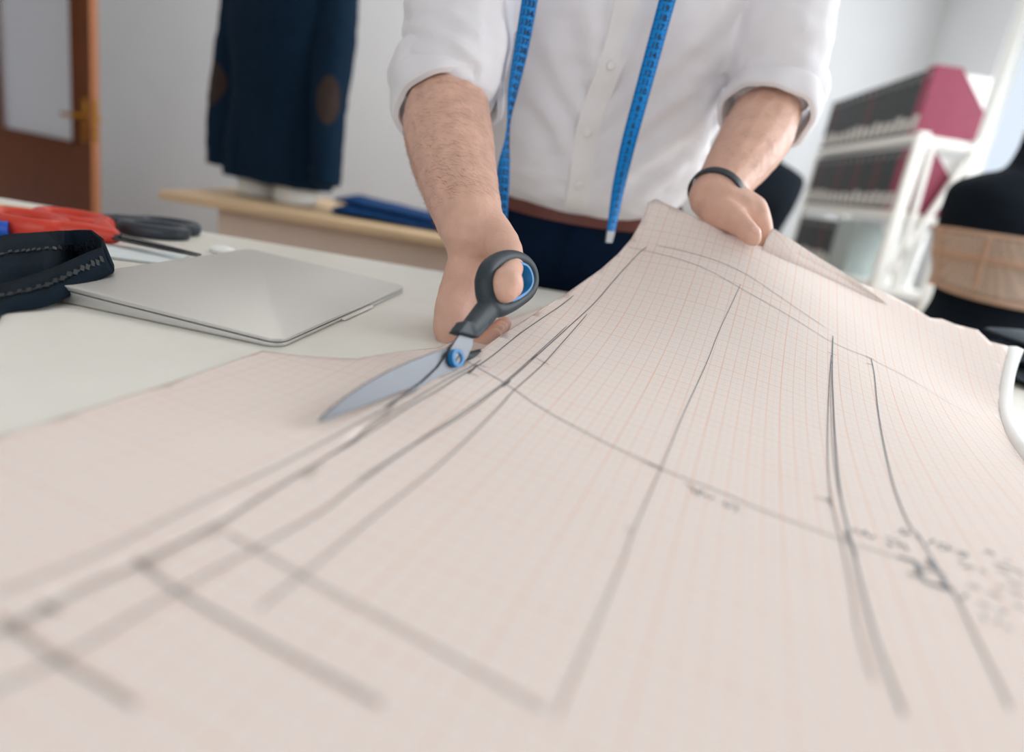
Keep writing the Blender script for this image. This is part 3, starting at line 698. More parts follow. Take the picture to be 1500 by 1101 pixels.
# shirt
st = MB()
sk_keys = [(.072, 1.085, .905, .160, .114), (.072, 1.078, .93, .178, .128), (.07, 1.06, .975, .190, .138), (.065, 1.025, 1.05, .190, .134), (.058, .965, 1.16, .190, .126), (.05, .92, 1.255, .185, .105), (.05, .885, 1.32, .105, .085), (.048, .862, 1.36, .066, .066)]
st.rings([ell((x, y, z), a, b, .34, 44) for x, y, z, a, b in interp_rings(sk_keys, 5)])
cuR, cuL = A(660, 178, .768), A(1120, 170, .872)
fdR = (A(664, 235, .705) - A(656, 150, .78)).normalized(); fdL = (A(1088, 228, .815) - elL).normalized()
st.caps([shR + Vector((.03, 0, -.01)), A(676, 20, .83), A(670, 85, .805), A(664, 112, .797)], [.078, .070, .066, .063])
st.caps([shL + Vector((-.03, 0, -.01)), A(1146, 20, .915), A(1138, 80, .905), A(1134, 110, .898)], [.078, .071, .067, .061])
def wr(p, q):
    d = .006 * noise.noise(Vector((p.x * 8, p.y * 8, p.z * 17))) + .0026 * noise.noise(Vector((p.x * 26 + 5, p.y * 26, p.z * 55)))
    # diagonal drag folds running from the belt up to the chest
    s_ = math.sin((p.z * .75 + (p.x - .06) * (1.1 if p.x < .06 else -1.1)) * 105 + 6 * noise.noise(p * 6))
    arm_ = 1 if (p.x < -.09 or p.x > .235) else 0
    d += arm_ * .0022 * math.sin(p.z * 190 + 60 * p.x + 4 * noise.noise(p * 12)) * (1 - sstep(1.06, 1.14, p.z))
    front = max(0, -q.y) * (1 - arm_) * sstep(.88, .94, p.z) * (1 - sstep(1.08, 1.2, p.z))
    return p + q * (d + .0058 * s_ * front * (.25 + 1.3 * abs(noise.noise(p * 6 + Vector((3, 1, 2))))))
shirt = voxel(st, 'shirt', M_shirt, per, .005, 5, wr)
def cuff(c, ax, r, ln, name, rolls):
    ax = ax.normalized(); rs = []
    u_ = ax.cross(Vector((1, 0, 0))).normalized(); v_ = ax.cross(u_)
    prof = []
    for k in range(rolls):
        z0 = -ln + k * ln / rolls * .86
        for t in range(7):
            th = math.pi * t / 6; prof.append((z0 + ln / rolls * (1 - math.cos(th)) / 2, r * (.985 + .035 * k + .07 * math.sin(th))))
    prof += [(prof[-1][0] + .001, r * .93), (prof[-1][0] - .012, r * .90), (-ln, r * .9)]
    for z, rr in prof:
        rs.append([c + ax * (z + .004 * math.sin(3 * t + k) + .006 * math.sin(t)) + (u_ * math.cos(t) + v_ * math.sin(t)) * (rr * (1 + .022 * math.sin(5 * t + z * 90) + .015 * math.sin(9 * t))) for t in [2 * math.pi * q / 48 for q in range(48)]])
    return MB().rings(rs, False, True).build(name, M_shirt, shirt)
cuff(A(660, 165, .778), Vector(fdR) + Vector((.12, 0, -.25)), .0645, .078, 'rolled_cuff', 2)
cuff(A(1118, 176, .870), fdL + Vector((0, 0, -.25)), .0585, .072, 'rolled_cuff', 2)
# placket, buttons, collar
def shirt_front(x, z):
    import mathutils
    ok, loc, nr, _ = shirt.ray_cast(shirt.matrix_world.inverted() @ Vector((x, .4, z)), Vector((0, 1, 0)))
    return (shirt.matrix_world @ loc) if ok else None
bpy.context.view_layer.update()
pk = []
for i in range(40):
    z = .875 + i * .0118; x = .056 + .012 * sstep(.9, 1.15, z) + .004 * math.sin(z * 30)
    q = shirt_front(x, z)
    if q: pk.append(q)
mb = MB()
ps = pk
for k, (dx, dy) in enumerate(((-.017, .001), (-.016, -.0030), (.016, -.0030), (.017, .001))):
    for p in ps: mb.v.append(Vector((p.x + dx, p.y + dy + .0, p.z)))
n = len(ps)
mb.f = [(k * n + i, k * n + i + 1, (k + 1) * n + i + 1, (k + 1) * n + i) for k in range(3) for i in range(n - 1)]
mb.build('placket', M_shirt2, shirt)
for z in (.905, .985, 1.065, 1.145, 1.225):
    p = min(ps, key=lambda q: abs(q.z - z)) + Vector((0, -.0045, 0))
    b = MB().tube([p, p + Vector((0, -.0022, -.0006))], [.0056, .005], 16).build('button', M_btn, shirt)
cr = []
for z, rr in ((1.338, .072), (1.372, .065), (1.376, .069), (1.334, .090)):
    row = []
    for k in range(41):
        t = -math.pi / 2 + .22 + (2 * math.pi - .44) * k / 40; e_ = abs(k - 20) / 20
        y_ = rr * .95 * math.sin(t); row.append(Vector((.048 + rr * math.cos(t), .868 - (z - 1.338) * .5 + y_, z + y_ * .30 - (.022 * max(0, e_ - .6) / .4 if z < 1.336 else 0))))
    cr.append(row)
mb = MB(); n = 41
for r in cr: mb.v += r
mb.f = [(k * n + i, k * n + i + 1, (k + 1) * n + i + 1, (k + 1) * n + i) for k in range(3) for i in range(n - 1)]
o = mb.build('collar', M_shirt2, shirt); sd = o.modifiers.new('t', 'SOLIDIFY'); sd.thickness = .0012
# trousers, belt, shoes
tr = MB()
tk = [(.075, 1.095, .915, .168, .118), (.075, 1.10, .86, .176, .124), (.075, 1.105, .80, .182, .126), (.075, 1.11, .75, .178, .120)]
tr.rings([ell((x, y, z), a, b, .22 if i < 3 else .1, 40) for i, (x, y, z, a, b) in enumerate(interp_rings(tk, 4))])
for s in (-1, 1):
    tr.caps([(.075 + s * .085, 1.105, .78), (.075 + s * .10, 1.11, .48), (.075 + s * .12, 1.13, .09)], [.09, .07, .058])
trou = voxel(tr, 'trousers', M_trou, per, .006, 5, lambda p, q: p + q * (.004 * noise.noise(Vector((p.x * 14, p.y * 14, p.z * 8)))))
fly = [trou.ray_cast(Vector((.062 - (.91 - z) * .02, .5, z)), Vector((0, 1, 0))) for z in (.90, .87, .84, .81, .78, .75)]
fp_ = [q[1] + Vector((0, -.001, 0)) for q in fly if q[0]]
if len(fp_) > 1: MB().tube(fp_, .0016, 6).build('fly_seam', M_trou, trou)
bl = [ell((.075, 1.093, z), .1715 + e_, .1215 + e_, .24, 60) for z, e_ in ((.882, .0), (.882, .003), (.906, .003), (.906, .0))]
MB().rings(bl, False, True).build('belt', M_belt, per)
for s in (-1, 1):
    fx = .075 + s * .125
    sh = MB(); sh.ball((fx, 1.07, .035), (.045, .135, .036), 18); sh.caps([(fx, 1.14, .03), (fx, 1.14, .09)], [.042, .042])
    sh.box((fx - .042, .945, .0), (fx + .042, 1.185, .018))
    voxel(sh, 'shoe', M_shoe, per, .006, 4)
# wristband
ax = (wrL - A(1066, 260, .782)).normalized(); c = A(1049, 284, .757); u_ = ax.cross(Vector((0, 0, 1))).normalized(); v_ = ax.cross(u_)
rs = [[c + ax * (z) + (u_ * math.cos(t) * .0322 + v_ * math.sin(t) * .0315) * r for t in [2 * math.pi * k / 40 for k in range(40)]] for z, r in ((-.005, .97), (-.005, 1.05), (.005, 1.05), (.005, .97))]
MB().rings(rs, False, True).build('wristband', M_band, per, bevel=.0008)

# ------------------------------------------------------------------ measuring tape round the neck
tp = empty('measuring_tape', (.045, .85, 1.3), 'blue measuring tape hanging round the neck over the shirt', 'tape')
TW = .019
def strand(pts, face, name):
    """pts: 3D path, face: unit width direction at each point"""
    n0 = len(pts); rows = interp_rings([tuple(p) + tuple(f) for p, f in zip(pts, face)], 8)
    mb = MB(); us = [0]
    P_ = [Vector(r[:3]) for r in rows]; W_ = [Vector(r[3:]).normalized() for r in rows]
    for i in range(1, len(P_)): us.append(us[-1] + (P_[i] - P_[i - 1]).length)
    for p, f in zip(P_, W_): mb.v += [p - f * TW / 2, p + f * TW / 2]
    mb.f = [(2 * i, 2 * i + 1, 2 * i + 3, 2 * i + 2) for i in range(len(P_) - 1)]
    me = bpy.data.meshes.new(name); me.from_pydata([tuple(v) for v in mb.v], [], mb.f); ul = me.uv_layers.new(name='UVMap')
    for l in me.loops: ul.data[l.index].uv = (us[l.vertex_index // 2], l.vertex_index % 2)
    o = bpy.data.objects.new(name, me); COL.objects.link(o); me.materials.append(M_tape); o.parent = tp; o.matrix_parent_inverse = tp.matrix_world.inverted()
    for p in me.polygons: p.use_smooth = True
    sd = o.modifiers.new('t', 'SOLIDIFY'); sd.thickness = .0005; sd.offset = 0
    return o, P_, W_, us
nx = Vector((1, 0, 0))
LP = [(Vector((-.012, .905, 1.385)), Vector((.25, -.9, .3))), (Vector((-.028, .84, 1.372)), Vector((.85, -.4, .3))), (Vector((-.036, .80, 1.32)), Vector((1, -.1, .15))), (A(790, -90, .782), Vector((1, .1, .12))), (A(776, 0, .784), Vector((.95, .3, .1))), (A(764, 70, .784), Vector((.85, .5, .1))), (A(752, 130, .784), Vector((.6, .8, .05))), (A(746, 172, .784), Vector((.2, 1, 0))), (A(743, 205, .784), Vector((.25, 1, 0))), (A(738, 245, .784), Vector((.75, .65, 0))), (A(734, 290, .784), Vector((.98, .2, 0))), (A(731, 340, .784), Vector((1, 0, 0))), (A(728, 380, .784), Vector((1, 0, 0)))]
RP = [(Vector((.106, .905, 1.385)), Vector((.25, .9, .3))), (Vector((.122, .84, 1.372)), Vector((.85, .4, -.1))), (Vector((.128, .80, 1.31)), Vector((1, .1, .05))), (A(1000, -80, .782), Vector((1, 0, .05))), (A(975, 10, .784), Vector((1, 0, .05))), (A(945, 120, .79), Vector((1, .1, .05))), (A(922, 205, .80), Vector((.98, .2, .05))), (A(907, 270, .815), Vector((.9, .45, .05))), (A(899, 315, .82), Vector((.75, .65, .05))), (A(894, 343, .82), Vector((.6, .8, 0)))]
oL, PL, WL, uL = strand([p for p, _ in LP], [f for _, f in LP], 'tape_strand')
oR, PR, WR, uR = strand([p for p, _ in RP], [f for _, f in RP], 'tape_strand')
NB = [(Vector((-.012, .905, 1.385)), Vector((.25, -.9, .3))), (Vector((.0, .94, 1.385)), Vector((.2, -.5, .8))), (Vector((.047, .953, 1.385)), Vector((0, -.4, .9))), (Vector((.094, .94, 1.385)), Vector((-.2, -.5, .8))), (Vector((.106, .905, 1.385)), Vector((-.25, -.9, -.3)))]
strand([p for p, _ in NB], [f for _, f in NB], 'tape_neck_loop')
# printed centimetre numbers
def numbers(P_, W_, us, first, step, name, flip):
    verts, faces = [], []
    total = us[-1]; k = 0; n_ = first; d = .008
    while d < total - .004:
        i = max(1, min(len(us) - 1, next(j for j, u in enumerate(us) if u >= d))); t = (d - us[i - 1]) / max(1e-6, us[i] - us[i - 1])
        p = P_[i - 1].lerp(P_[i], t); wv = W_[i - 1].lerp(W_[i], t).normalized(); tv = (P_[i] - P_[i - 1]).normalized()
        nv = wv.cross(tv).normalized()
        if nv.dot(CAM - p) < 0: nv = -nv
        up_ = -tv; rt_ = up_.cross(nv).normalized()
        cu = bpy.data.curves.new('n', 'FONT'); cu.body = str(n_); cu.size = .0095; cu.align_x = 'CENTER'; cu.align_y = 'CENTER'; cu.resolution_u = 2; cu.offset = .00025
        to = bpy.data.objects.new('n', cu); me = to.to_mesh()
        b0 = len(verts)
        for v in me.vertices: verts.append(tuple(p + rt_ * v.co.x + up_ * v.co.y + nv * .0006))
        for f in me.polygons: faces.append([b0 + q for q in f.vertices])
        to.to_mesh_clear(); bpy.data.objects.remove(to); bpy.data.curves.remove(cu)
        n_ += step; d += .01
    me = bpy.data.meshes.new(name); me.from_pydata(verts, [], faces); me.materials.append(M_ink)
    o = bpy.data.objects.new(name, me); COL.objects.link(o); return o
for Pq, Wq, uq, f0, s_, par in ((PL, WL, uL, 98, 1, oL), (PR, WR, uR, 52, -1, oR)):
    o = numbers(Pq, Wq, uq, f0, s_, 'printed_numbers', 0); o.parent = par; o.matrix_parent_inverse = par.matrix_world.inverted()
e0, e1 = PR[-1], PR[-1] + Vector((.0, 0, -.014)); mb = MB().bar(e0 + Vector((0, 0, .004)), e1, .0016, .017, WR[-1].cross(Vector((0, 0, 1)))); 
mb = MB(); wv = WR[-1]; nv = wv.cross(Vector((0, 0, 1))).normalized()
mb.add([e0 + wv * a * .0098 + nv * b * .001 + Vector((0, 0, c)) for c, q in ((.004, 1), (-.011, .8)) for a, b in ((-q, -1), (q, -1), (q, 1), (-q, 1))], [(0, 3, 2, 1), (4, 5, 6, 7), (0, 1, 5, 4), (1, 2, 6, 5), (2, 3, 7, 6), (3, 0, 4, 7)])
mb.build('metal_tip', M_metal, tp)

# ------------------------------------------------------------------ laptop
LZ = TABLE_Z
lc = AZ(410, 501, LZ + .006); lr = AZ(592, 421, LZ + .006)
e1_ = (lr - lc); e1_.z = 0; LL = .295; e1_.normalize(); e2_ = Vector((-e1_.y, e1_.x, 0)); LW = .212
lc = lc.copy(); lc.z = 0
lap = empty('laptop', lc + e1_ * .15 + e2_ * .1 + Vector((0, 0, LZ)), 'closed silver laptop lying on the table beside the pouch', 'laptop')
def slab(z0, z0b, z1, z1b, inset, name, m, rr=.012, parent=lap):
    """wedge: heights at the thin front (e2=0) and at the hinge (e2=LW)"""
    pts = []
    for cx, cy, a0 in ((LL - rr, rr, -90), (LL - rr, LW - rr, 0), (rr, LW - rr, 90), (rr, rr, 180)):
        for k in range(7):
            t = math.radians(a0 + 15 * k); pts.append((cx + rr * math.cos(t), cy + rr * math.sin(t)))
    def P3(x, y, za, zb): 
        cx_, cy_ = LL / 2, LW / 2; x = cx_ + (x - cx_) * (1 - inset); y = cy_ + (y - cy_) * (1 - inset)
        return lc + e1_ * x + e2_ * y + Vector((0, 0, LZ + za + (zb - za) * y / LW))
    n = len(pts); mb = MB(); mb.v = [P3(x, y, z0, z0b) for x, y in pts] + [P3(x, y, z1, z1b) for x, y in pts]
    mb.f = [tuple(range(n))[::-1], tuple(range(n, 2 * n))] + [(i, (i + 1) % n, n + (i + 1) % n, n + i) for i in range(n)]
    return mb.build(name, m, parent, bevel=.0006 if inset == 0 else 0, segs=2)
slab(.0008, .0012, .0035, .0115, 0, 'base', M_lap)
slab(.0035, .0115, .0044, .0124, .012, 'hinge_gap', M_lapdark)
slab(.0044, .0124, .0072, .0162, 0, 'lid', M_lap)
nt_ = MB(); a = lc + e1_ * (LL / 2 - .035) + Vector((0, 0, LZ + .0022)); nt_.bar(a - e2_ * .0012, a + e1_ * .07 - e2_ * .0012, .004, .0022); nt_.build('finger_notch', M_white, lap)

# ------------------------------------------------------------------ zip pouch (open, lying on its side)
po = empty('zip_pouch', AZ(60, 440, TABLE_Z), 'open black fabric pouch with chunky zip beside the laptop', 'pouch')
mz = .768
frontrim = [Vector((-.63, .47, .792)), A(-60, 432, .455), A(20, 412, .485), A(80, 392, .505), A(125, 372, .525), A(150, 362, .545)]
frontbot = [Vector((-.63, .455, TABLE_Z + .002)), AZ(-60, 470, TABLE_Z + .002), AZ(10, 456, TABLE_Z + .002), AZ(70, 447, TABLE_Z + .004), A(115, 425, .490), A(166, 398, .535)]
backrim = [Vector((-.67, .60, .800)), A(-60, 346, .60), A(20, 343, .60), A(70, 340, .598), A(110, 337, .592), A(133, 337, .58)]
backbot = [Vector((-.67, .62, TABLE_Z + .002)), AZ(-60, 420, TABLE_Z + .002), AZ(20, 412, TABLE_Z + .003), AZ(70, 405, TABLE_Z + .012), A(110, 398, .60), A(150, 380, .575)]
def skinwall(rows, name, m, th=.0018, parent=po, sub=5):
    R_ = [spline(r, sub) for r in rows]; n = len(R_[0]); mb = MB()
    for r in R_: mb.v += r
    mb.f = [(k * n + i, k * n + i + 1, (k + 1) * n + i + 1, (k + 1) * n + i) for k in range(len(R_) - 1) for i in range(n - 1)]
    o = mb.build(name, m, parent); sd = o.modifiers.new('t', 'SOLIDIFY'); sd.thickness = th; sd.offset = 0; return o
def mixr(a, b, t, bulge=Vector()): return [p.lerp(q, t) + bulge for p, q in zip(a, b)]
skinwall([frontrim, mixr(frontrim, frontbot, .3, Vector((.002, -.004, 0))), mixr(frontrim, frontbot, .65, Vector((.002, -.005, .001))), frontbot], 'front_panel', M_pouch)
skinwall([backrim, mixr(backrim, backbot, .35, Vector((0, .004, 0))), mixr(backrim, backbot, .7, Vector((0, .004, 0))), backbot], 'back_panel', M_pouch)
skinwall([frontbot, mixr(frontbot, backbot, .5, Vector((0, 0, -.0005))), backbot], 'bottom_panel', M_pouch)
er = [frontrim[-1], mixr(frontrim, frontbot, .5)[-1], frontbot[-1]]; eb = [backrim[-1], mixr(backrim, backbot, .5)[-1], backbot[-1]]
skinwall([er, [p.lerp(q, .5) + Vector((.006, -.001, .001)) for p, q in zip(er, eb)], eb], 'end_panel', M_pouch)
er = [frontrim[0], mixr(frontrim, frontbot, .5)[0], frontbot[0]]; eb = [backrim[0], mixr(backrim, backbot, .5)[0], backbot[0]]
skinwall([er, [p.lerp(q, .5) + Vector((-.006, 0, 0)) for p, q in zip(er, eb)], eb], 'end_panel', M_pouch)
def zipline(top_, bot_, t, off, name, count):
    c_ = spline(mixr(top_, bot_, t, off), 30); L_ = [0]
    for i in range(1, len(c_)): L_.append(L_[-1] + (c_[i] - c_[i - 1]).length)
    par = MB().tube(c_, .0012, 6).build(name, M_zip, po)
    mb0 = None; step = L_[-1] / count
    dn = spline([q - p for p, q in zip(top_, bot_)], 30)
    for k in range(count):
        d = (k + .5) * step; i = next(j for j, u in enumerate(L_) if u >= d)
        p = c_[i]; tx = (c_[i] - c_[i - 1]).normalized(); dv_ = dn[i].normalized()
        mb = MB().bar(p - dv_ * .0040 * (1 if k % 2 else .6), p + dv_ * .0040 * (.6 if k % 2 else 1), .0030, .0030, tx.cross(dv_)); mb.build('zip_tooth', M_zip, par, smooth=False)
zipline(frontrim, frontbot, .50, Vector((.001, -.0078, .001)), 'front_zip', 58)
zipline(backrim, backbot, .42, Vector((0, .0015, 0)), 'back_zip', 52)
skinwall([mixr(frontrim, frontbot, .36, Vector((.001, -.0050, 0))), mixr(frontrim, frontbot, .64, Vector((.001, -.0060, 0)))], 'zip_tape', M_zip, .001)

# ------------------------------------------------------------------ things behind the pouch
def flat_scissors(name, label, c, dirv, m_handle, L_bl, ring_a, ring_b, spread, z, tube_r=.006):
    root = empty(name, c, label, 'scissors')
    d = Vector(dirv); d.z = 0; d.normalize(); s = Vector((-d.y, d.x, 0)); piv = Vector(c); piv.z = z
    for sg in (-1, 1):
        rc_ = piv - d * (.055 + ring_a) + s * sg * spread
        pts = [rc_ + d * (ring_a * math.cos(t)) + s * (ring_b * math.sin(t)) for t in [2 * math.pi * k / 28 for k in range(28)]]
        mb = MB().tube(pts, tube_r, 10, True, flat=1.25)
        mb.caps([piv - d * .006, piv - d * .035 + s * sg * spread * .45, rc_ + d * (ring_a - .002)], [tube_r * .9, tube_r * 1.25, tube_r * 1.2])
        voxel(mb, 'handle', m_handle, root, .0018, 3)
        b = MB(); q = [piv - d * .01 + s * sg * .006, piv + d * .02 + s * sg * .009, piv + d * L_bl * .6 + s * sg * .006, piv + d * L_bl, piv + d * .01 - s * sg * .003]
        zz = .0012 * sg
        b.v = [p + Vector((0, 0, zz + .001)) for p in q] + [p + Vector((0, 0, zz - .001)) for p in q]; n = 5
        b.f = [tuple(range(5)), tuple(range(9, 4, -1))] + [(i, (i + 1) % n, n + (i + 1) % n, n + i) for i in range(n)]
        b.build('blade', M_steel, root, smooth=False)
    MB().tube([piv + Vector((0, 0, -.004)), piv + Vector((0, 0, .004))], .005, 14).build('pivot', M_steel, root)
    return root
rp_ = AZ(172, 352, TABLE_Z + .008); rl_ = AZ(30, 322, TABLE_Z + .012); bd_ = AZ(246, 378, TABLE_Z + .006)
flat_scissors('red_scissors', 'scissors with orange-red plastic handles lying behind the black pouch', rp_, bd_ - rl_, M_red, .12, .046, .027, .029, TABLE_Z + .012, .010)
bp_ = AZ(128, 322, TABLE_Z + .006); bl_ = AZ(212, 333, TABLE_Z + .006)
flat_scissors('black_scissors', 'black handled scissors near the far edge of the table', bp_, bp_ - bl_, M_blk, .1, .038, .024, .024, TABLE_Z + .008, .0085)
mb = MB(); a, b = AZ(-30, 300, TABLE_Z + .003), AZ(62, 310, TABLE_Z + .003); mb.bar(a, b, .02, .005); tag(mb.build('orange_ruler', M_orange, bevel=.001), 'thin orange ruler lying behind the red scissors', 'ruler')
a, b = AZ(112, 319, TABLE_Z + .004), AZ(142, 325, TABLE_Z + .004)
mb = MB(); mb.bar(a, b, .016, .012); tag(mb.build('eraser', M_orange, bevel=.003), 'small orange block between red and black scissors', 'eraser')
mk = empty('marker_pen', AZ(0, 332, TABLE_Z), 'blue and white marker at the left edge beside red handles', 'marker')
a, b = AZ(-60, 330, TABLE_Z + .009), AZ(13, 336, TABLE_Z + .009); mid_ = a.lerp(b, .35)
MB().tube([a, mid_], .0085, 14).build('barrel', M_whitep, mk); MB().tube([mid_, b], .009, 14).build('cap', mat('marker_blue', (20, 84, 190), .4), mk)
a = AZ(165, 372, TABLE_Z + .001); b = AZ(232, 384, TABLE_Z + .001); c3 = AZ(150, 388, TABLE_Z + .001)
def leafcard(name, cpx, w_, l_, rz, h_, m, label, cat):
    c = AZ(*cpx, TABLE_Z); R_ = Matrix.Rotation(rz, 3, 'Z'); mb = MB().box((c.x - w_ / 2, c.y - l_ / 2, TABLE_Z + .0004), (c.x + w_ / 2, c.y + l_ / 2, TABLE_Z + h_), R_)
    return tag(mb.build(name, m, bevel=.0006), label, cat)
leafcard('note_card', (195, 374), .10, .07, .2, .003, mat('pale_card', (224, 232, 234), .7, var=.05, scale=60), 'pale note card lying behind the laptop beside steel blades', 'card')
tag(MB().ball(AZ(326, 366, TABLE_Z + .004), (.017, .012, .006), 18).build('tailor_chalk', M_whitep), 'small white piece of chalk behind the laptop', 'chalk')

# folded cloth on the table at the right
fcl = empty('folded_cloth', (.82, .85, TABLE_Z), 'folded dark slate cloth on the table at right end', 'cloth')
for k in range(3):
    z0 = TABLE_Z + .001 + k * .021; ins = .012 * k; mb = MB()
    rs = []
    for j in range(9):
        t = j / 8; y = .775 + ins + (.15 - ins) * t
        prof = []
        for a in range(12):
            th = 2 * math.pi * a / 12; prof.append(Vector((.865 + (.205 - ins) * math.copysign(abs(math.cos(th)) ** .35, math.cos(th)) + .01 * t, y, z0 + .0105 + .0102 * math.sin(th) * (1 if 0 < j < 8 else .5) + .002 * noise.noise(Vector((math.cos(th) * 2, y * 20, k))))))
        rs.append(prof)
    mb.rings(rs); mb.build('cloth_fold', M_slate, fcl)

# ------------------------------------------------------------------ bench with the jacket
BZ = .712
bn = empty('work_bench', (-.3, 2.0, 0), 'long light wooden bench behind the table carrying the jacket form', 'bench')
bx0 = A(232, 277, 1.72).x
MB().box((bx0, 1.72, BZ - .025), (.75, 2.32, BZ)).build('bench_top', M_oak, bn, bevel=.004)
MB().box((bx0 + .13, 1.80, .08), (.70, 1.82, BZ - .025)).build('front_panel', M_bench, bn, smooth=False)
for x in (bx0 + .13, .68): MB().box((x, 1.82, .0), (x + .02, 2.28, BZ - .025)).build('side_panel', M_bench, bn, smooth=False)
jx, jy = -.815, 1.98
mq = empty('mannequin', (jx, jy, BZ), 'cream mannequin torso with leg stumps wearing the navy jacket', 'mannequin')
mtr = MB()
mtr.rings([ell((jx, jy, z), a, b, 0, 30, yaw=-.42) for z, a, b in interp_rings([(BZ + .10, .125, .085), (BZ + .2, .13, .088), (BZ + .35, .115, .08), (BZ + .5, .13, .085), (BZ + .62, .13, .07), (BZ + .68, .065, .06), (BZ + .78, .055, .055)], 5)])
for s in (-1, 1): mtr.tube([(jx + s * .071, jy - s * .032, BZ + .001), (jx + s * .071, jy - s * .032, BZ + .12)], [.066, .070], 26)
voxel(mtr, 'torso', M_manq, mq, .008, 2)
jk = empty('suit_jacket', (jx, jy, BZ + .06), 'navy suit jacket with brown elbow patch shown from behind', 'jacket')
jm = MB()
JH = BZ + .055
yaw = -.42
cj, sj = math.cos(yaw), math.sin(yaw)
def JP(lx, ly, z): return Vector((jx + lx * cj - ly * sj, jy + lx * sj + ly * cj, z))
jr = [(JH, .186, .125), (JH + .10, .184, .124), (JH + .22, .170, .118), (JH + .32, .172, .120), (JH + .46, .192, .126), (JH + .56, .195, .115), (JH + .62, .170, .092), (JH + .665, .085, .075)]
jm.rings([ell(JP(0, 0, q[0]), q[1], q[2], 0, 48, yaw=yaw) for q in interp_rings(jr, 5)])
def jfold(p, q):
    return p + q * (.005 * noise.noise(Vector((p.x * 13, p.y * 13, p.z * 5))) + .0025 * noise.noise(p * 26))
jb = voxel(jm, 'jacket_body', M_navy, jk, .006, 3, jfold)
for s in (-1, 1):
    sm = MB()
    sm.ball(JP(s * .178, 0, JH + .57), .062)
    sm.tube(spline([JP(s * .180, 0, JH + .57), JP(s * .198, -.01, JH + .42), JP(s * .210, -.03, JH + .26), JP(s * (.196 if s < 0 else .235), -.05, JH + .11), JP(s * (.192 if s < 0 else .250), -.055, JH + .022)], 4), interp_rings([(.062,), (.059,), (.053,), (.047,), (.044,)], 4) and [q[0] for q in interp_rings([(.062,), (.059,), (.053,), (.047,), (.044,)], 4)], 24)
    sl = voxel(sm, 'sleeve', M_navy, jk, .006, 3, jfold)
    bpy.context.view_layer.update()
    pc = JP(s * .212, -.09, JH + .25) + Vector((.040 if s > 0 else 0, 0, .01)); dcast = Vector((-.35 * s if s > 0 else .9, 1, 0)).normalized()
    rows = []; side = Vector((dcast.y, -dcast.x, 0))
    for r in (0.001, .35, .7, 1):
        ring_ = []
        for k in range(28):
            t = 2 * math.pi * k / 28; q = pc + side * (.032 * r * math.cos(t)) + Vector((0, 0, .066 * r * math.sin(t))) - dcast * .3
            ok, loc, nr, _ = sl.ray_cast(q, dcast); ring_.append((loc if ok else q + dcast * .33) - dcast * .0022)
        rows.append(ring_)
    o = MB().rings(rows, False).build('elbow_patch', M_patch, sl); o['label'] = 'dark brown suede elbow patch'
    for kk in range(3):
        q = JP(s * .20, -.4, JH + .03 + kk * .018); ok, loc, nr, _ = sl.ray_cast(q, JP(0, 1, 0) - JP(0, 0, 0))
        if ok: MB().tube([loc + nr * .0035, loc - nr * .001], .006, 12).build('cuff_button', M_blk, sl)
for vx in (-.105, .105):
    pts = []
    for k in range(12):
        z = JH + .005 + k * .019; ok, loc, nr, _ = jb.ray_cast(Vector((jx + vx * (1 - .012 * k), jy - .6, z)), Vector((0, 1, 0)))
        if ok: pts.append(loc + Vector((0, -.0005, 0)))
    if len(pts) > 2: MB().tube(pts, [.006 * (1 - .07 * i) for i in range(len(pts))], 8, flat=.6).build('vent_fold', M_navy, jb)
pts = []
for k in range(26):
    z = JH + .05 + k * .022; ok, loc, nr, _ = jb.ray_cast(Vector((jx + .012, jy - .6, z)), Vector((0, 1, 0)))
    if ok: pts.append(loc + Vector((0, -.0003, 0)))
MB().tube(pts, .0018, 6).build('back_seam', M_navy, jb)
MB().rings([[Vector((jx + r * math.cos(t), jy + .01 + r * .9 * math.sin(t), z)) for t in [2 * math.pi * k / 32 for k in range(32)]] for z, r in ((JH + .63, .098), (JH + .685, .078), (JH + .69, .084), (JH + .64, .112))], False).build('collar', M_navy, jk)
# folded jeans on the bench
jn = empty('folded_jeans', (-.43, 1.95, BZ), 'folded blue denim garment lying on the bench beside the form', 'jeans')
for k in range(2):
    mb = MB(); rs = []
    for j in range(14):
        t = j / 13; x = -.585 + .37 * t; hh = (.020 if k == 0 else .013) * (1 - .55 * t) * (.6 if j in (0, 13) else 1)
        z0 = BZ + .001 + k * .034 * (1 - .4 * t)
        rs.append([Vector((x, 1.94 + (.13 - .02 * k) * math.copysign(abs(math.cos(a)) ** .5, math.cos(a)), z0 + hh * (1 + math.sin(a)) * (1 + .2 * noise.noise(Vector((x * 12, math.cos(a) * 2, k)))))) for a in [2 * math.pi * q / 16 for q in range(16)]])
    mb.rings(rs).build('denim_fold', M_jeans, jn)

# ------------------------------------------------------------------ bookshelf with magazine files
bo = Vector((1.535, 2.80, 0)); by = (Vector((1.62, 3.9, 0)) - bo).normalized(); bx = Vector((by.y, -by.x, 0)); brz = math.atan2(by.y, by.x) - math.pi / 2
BL, BD = 1.12, .26
def B(x, y, z): return bo + bx * x + by * y + Vector((0, 0, z))
RB = Matrix((bx, by, Vector((0, 0, 1)))).transposed()
def bbox(mb, a, b):
    vs = [B(x, y, z) for z in (a[2], b[2]) for x, y in ((a[0], a[1]), (b[0], a[1]), (b[0], b[1]), (a[0], b[1]))]
    return mb.add(vs, [(0, 3, 2, 1), (4, 5, 6, 7), (0, 1, 5, 4), (1, 2, 6, 5), (2, 3, 7, 6), (3, 0, 4, 7)])
bs = empty('bookshelf', B(BD / 2, BL / 2, 0), 'open white metal bookshelf full of magazine files by wall', 'bookshelf')
SZ = [1.345, 1.025, .70, .38, .08]
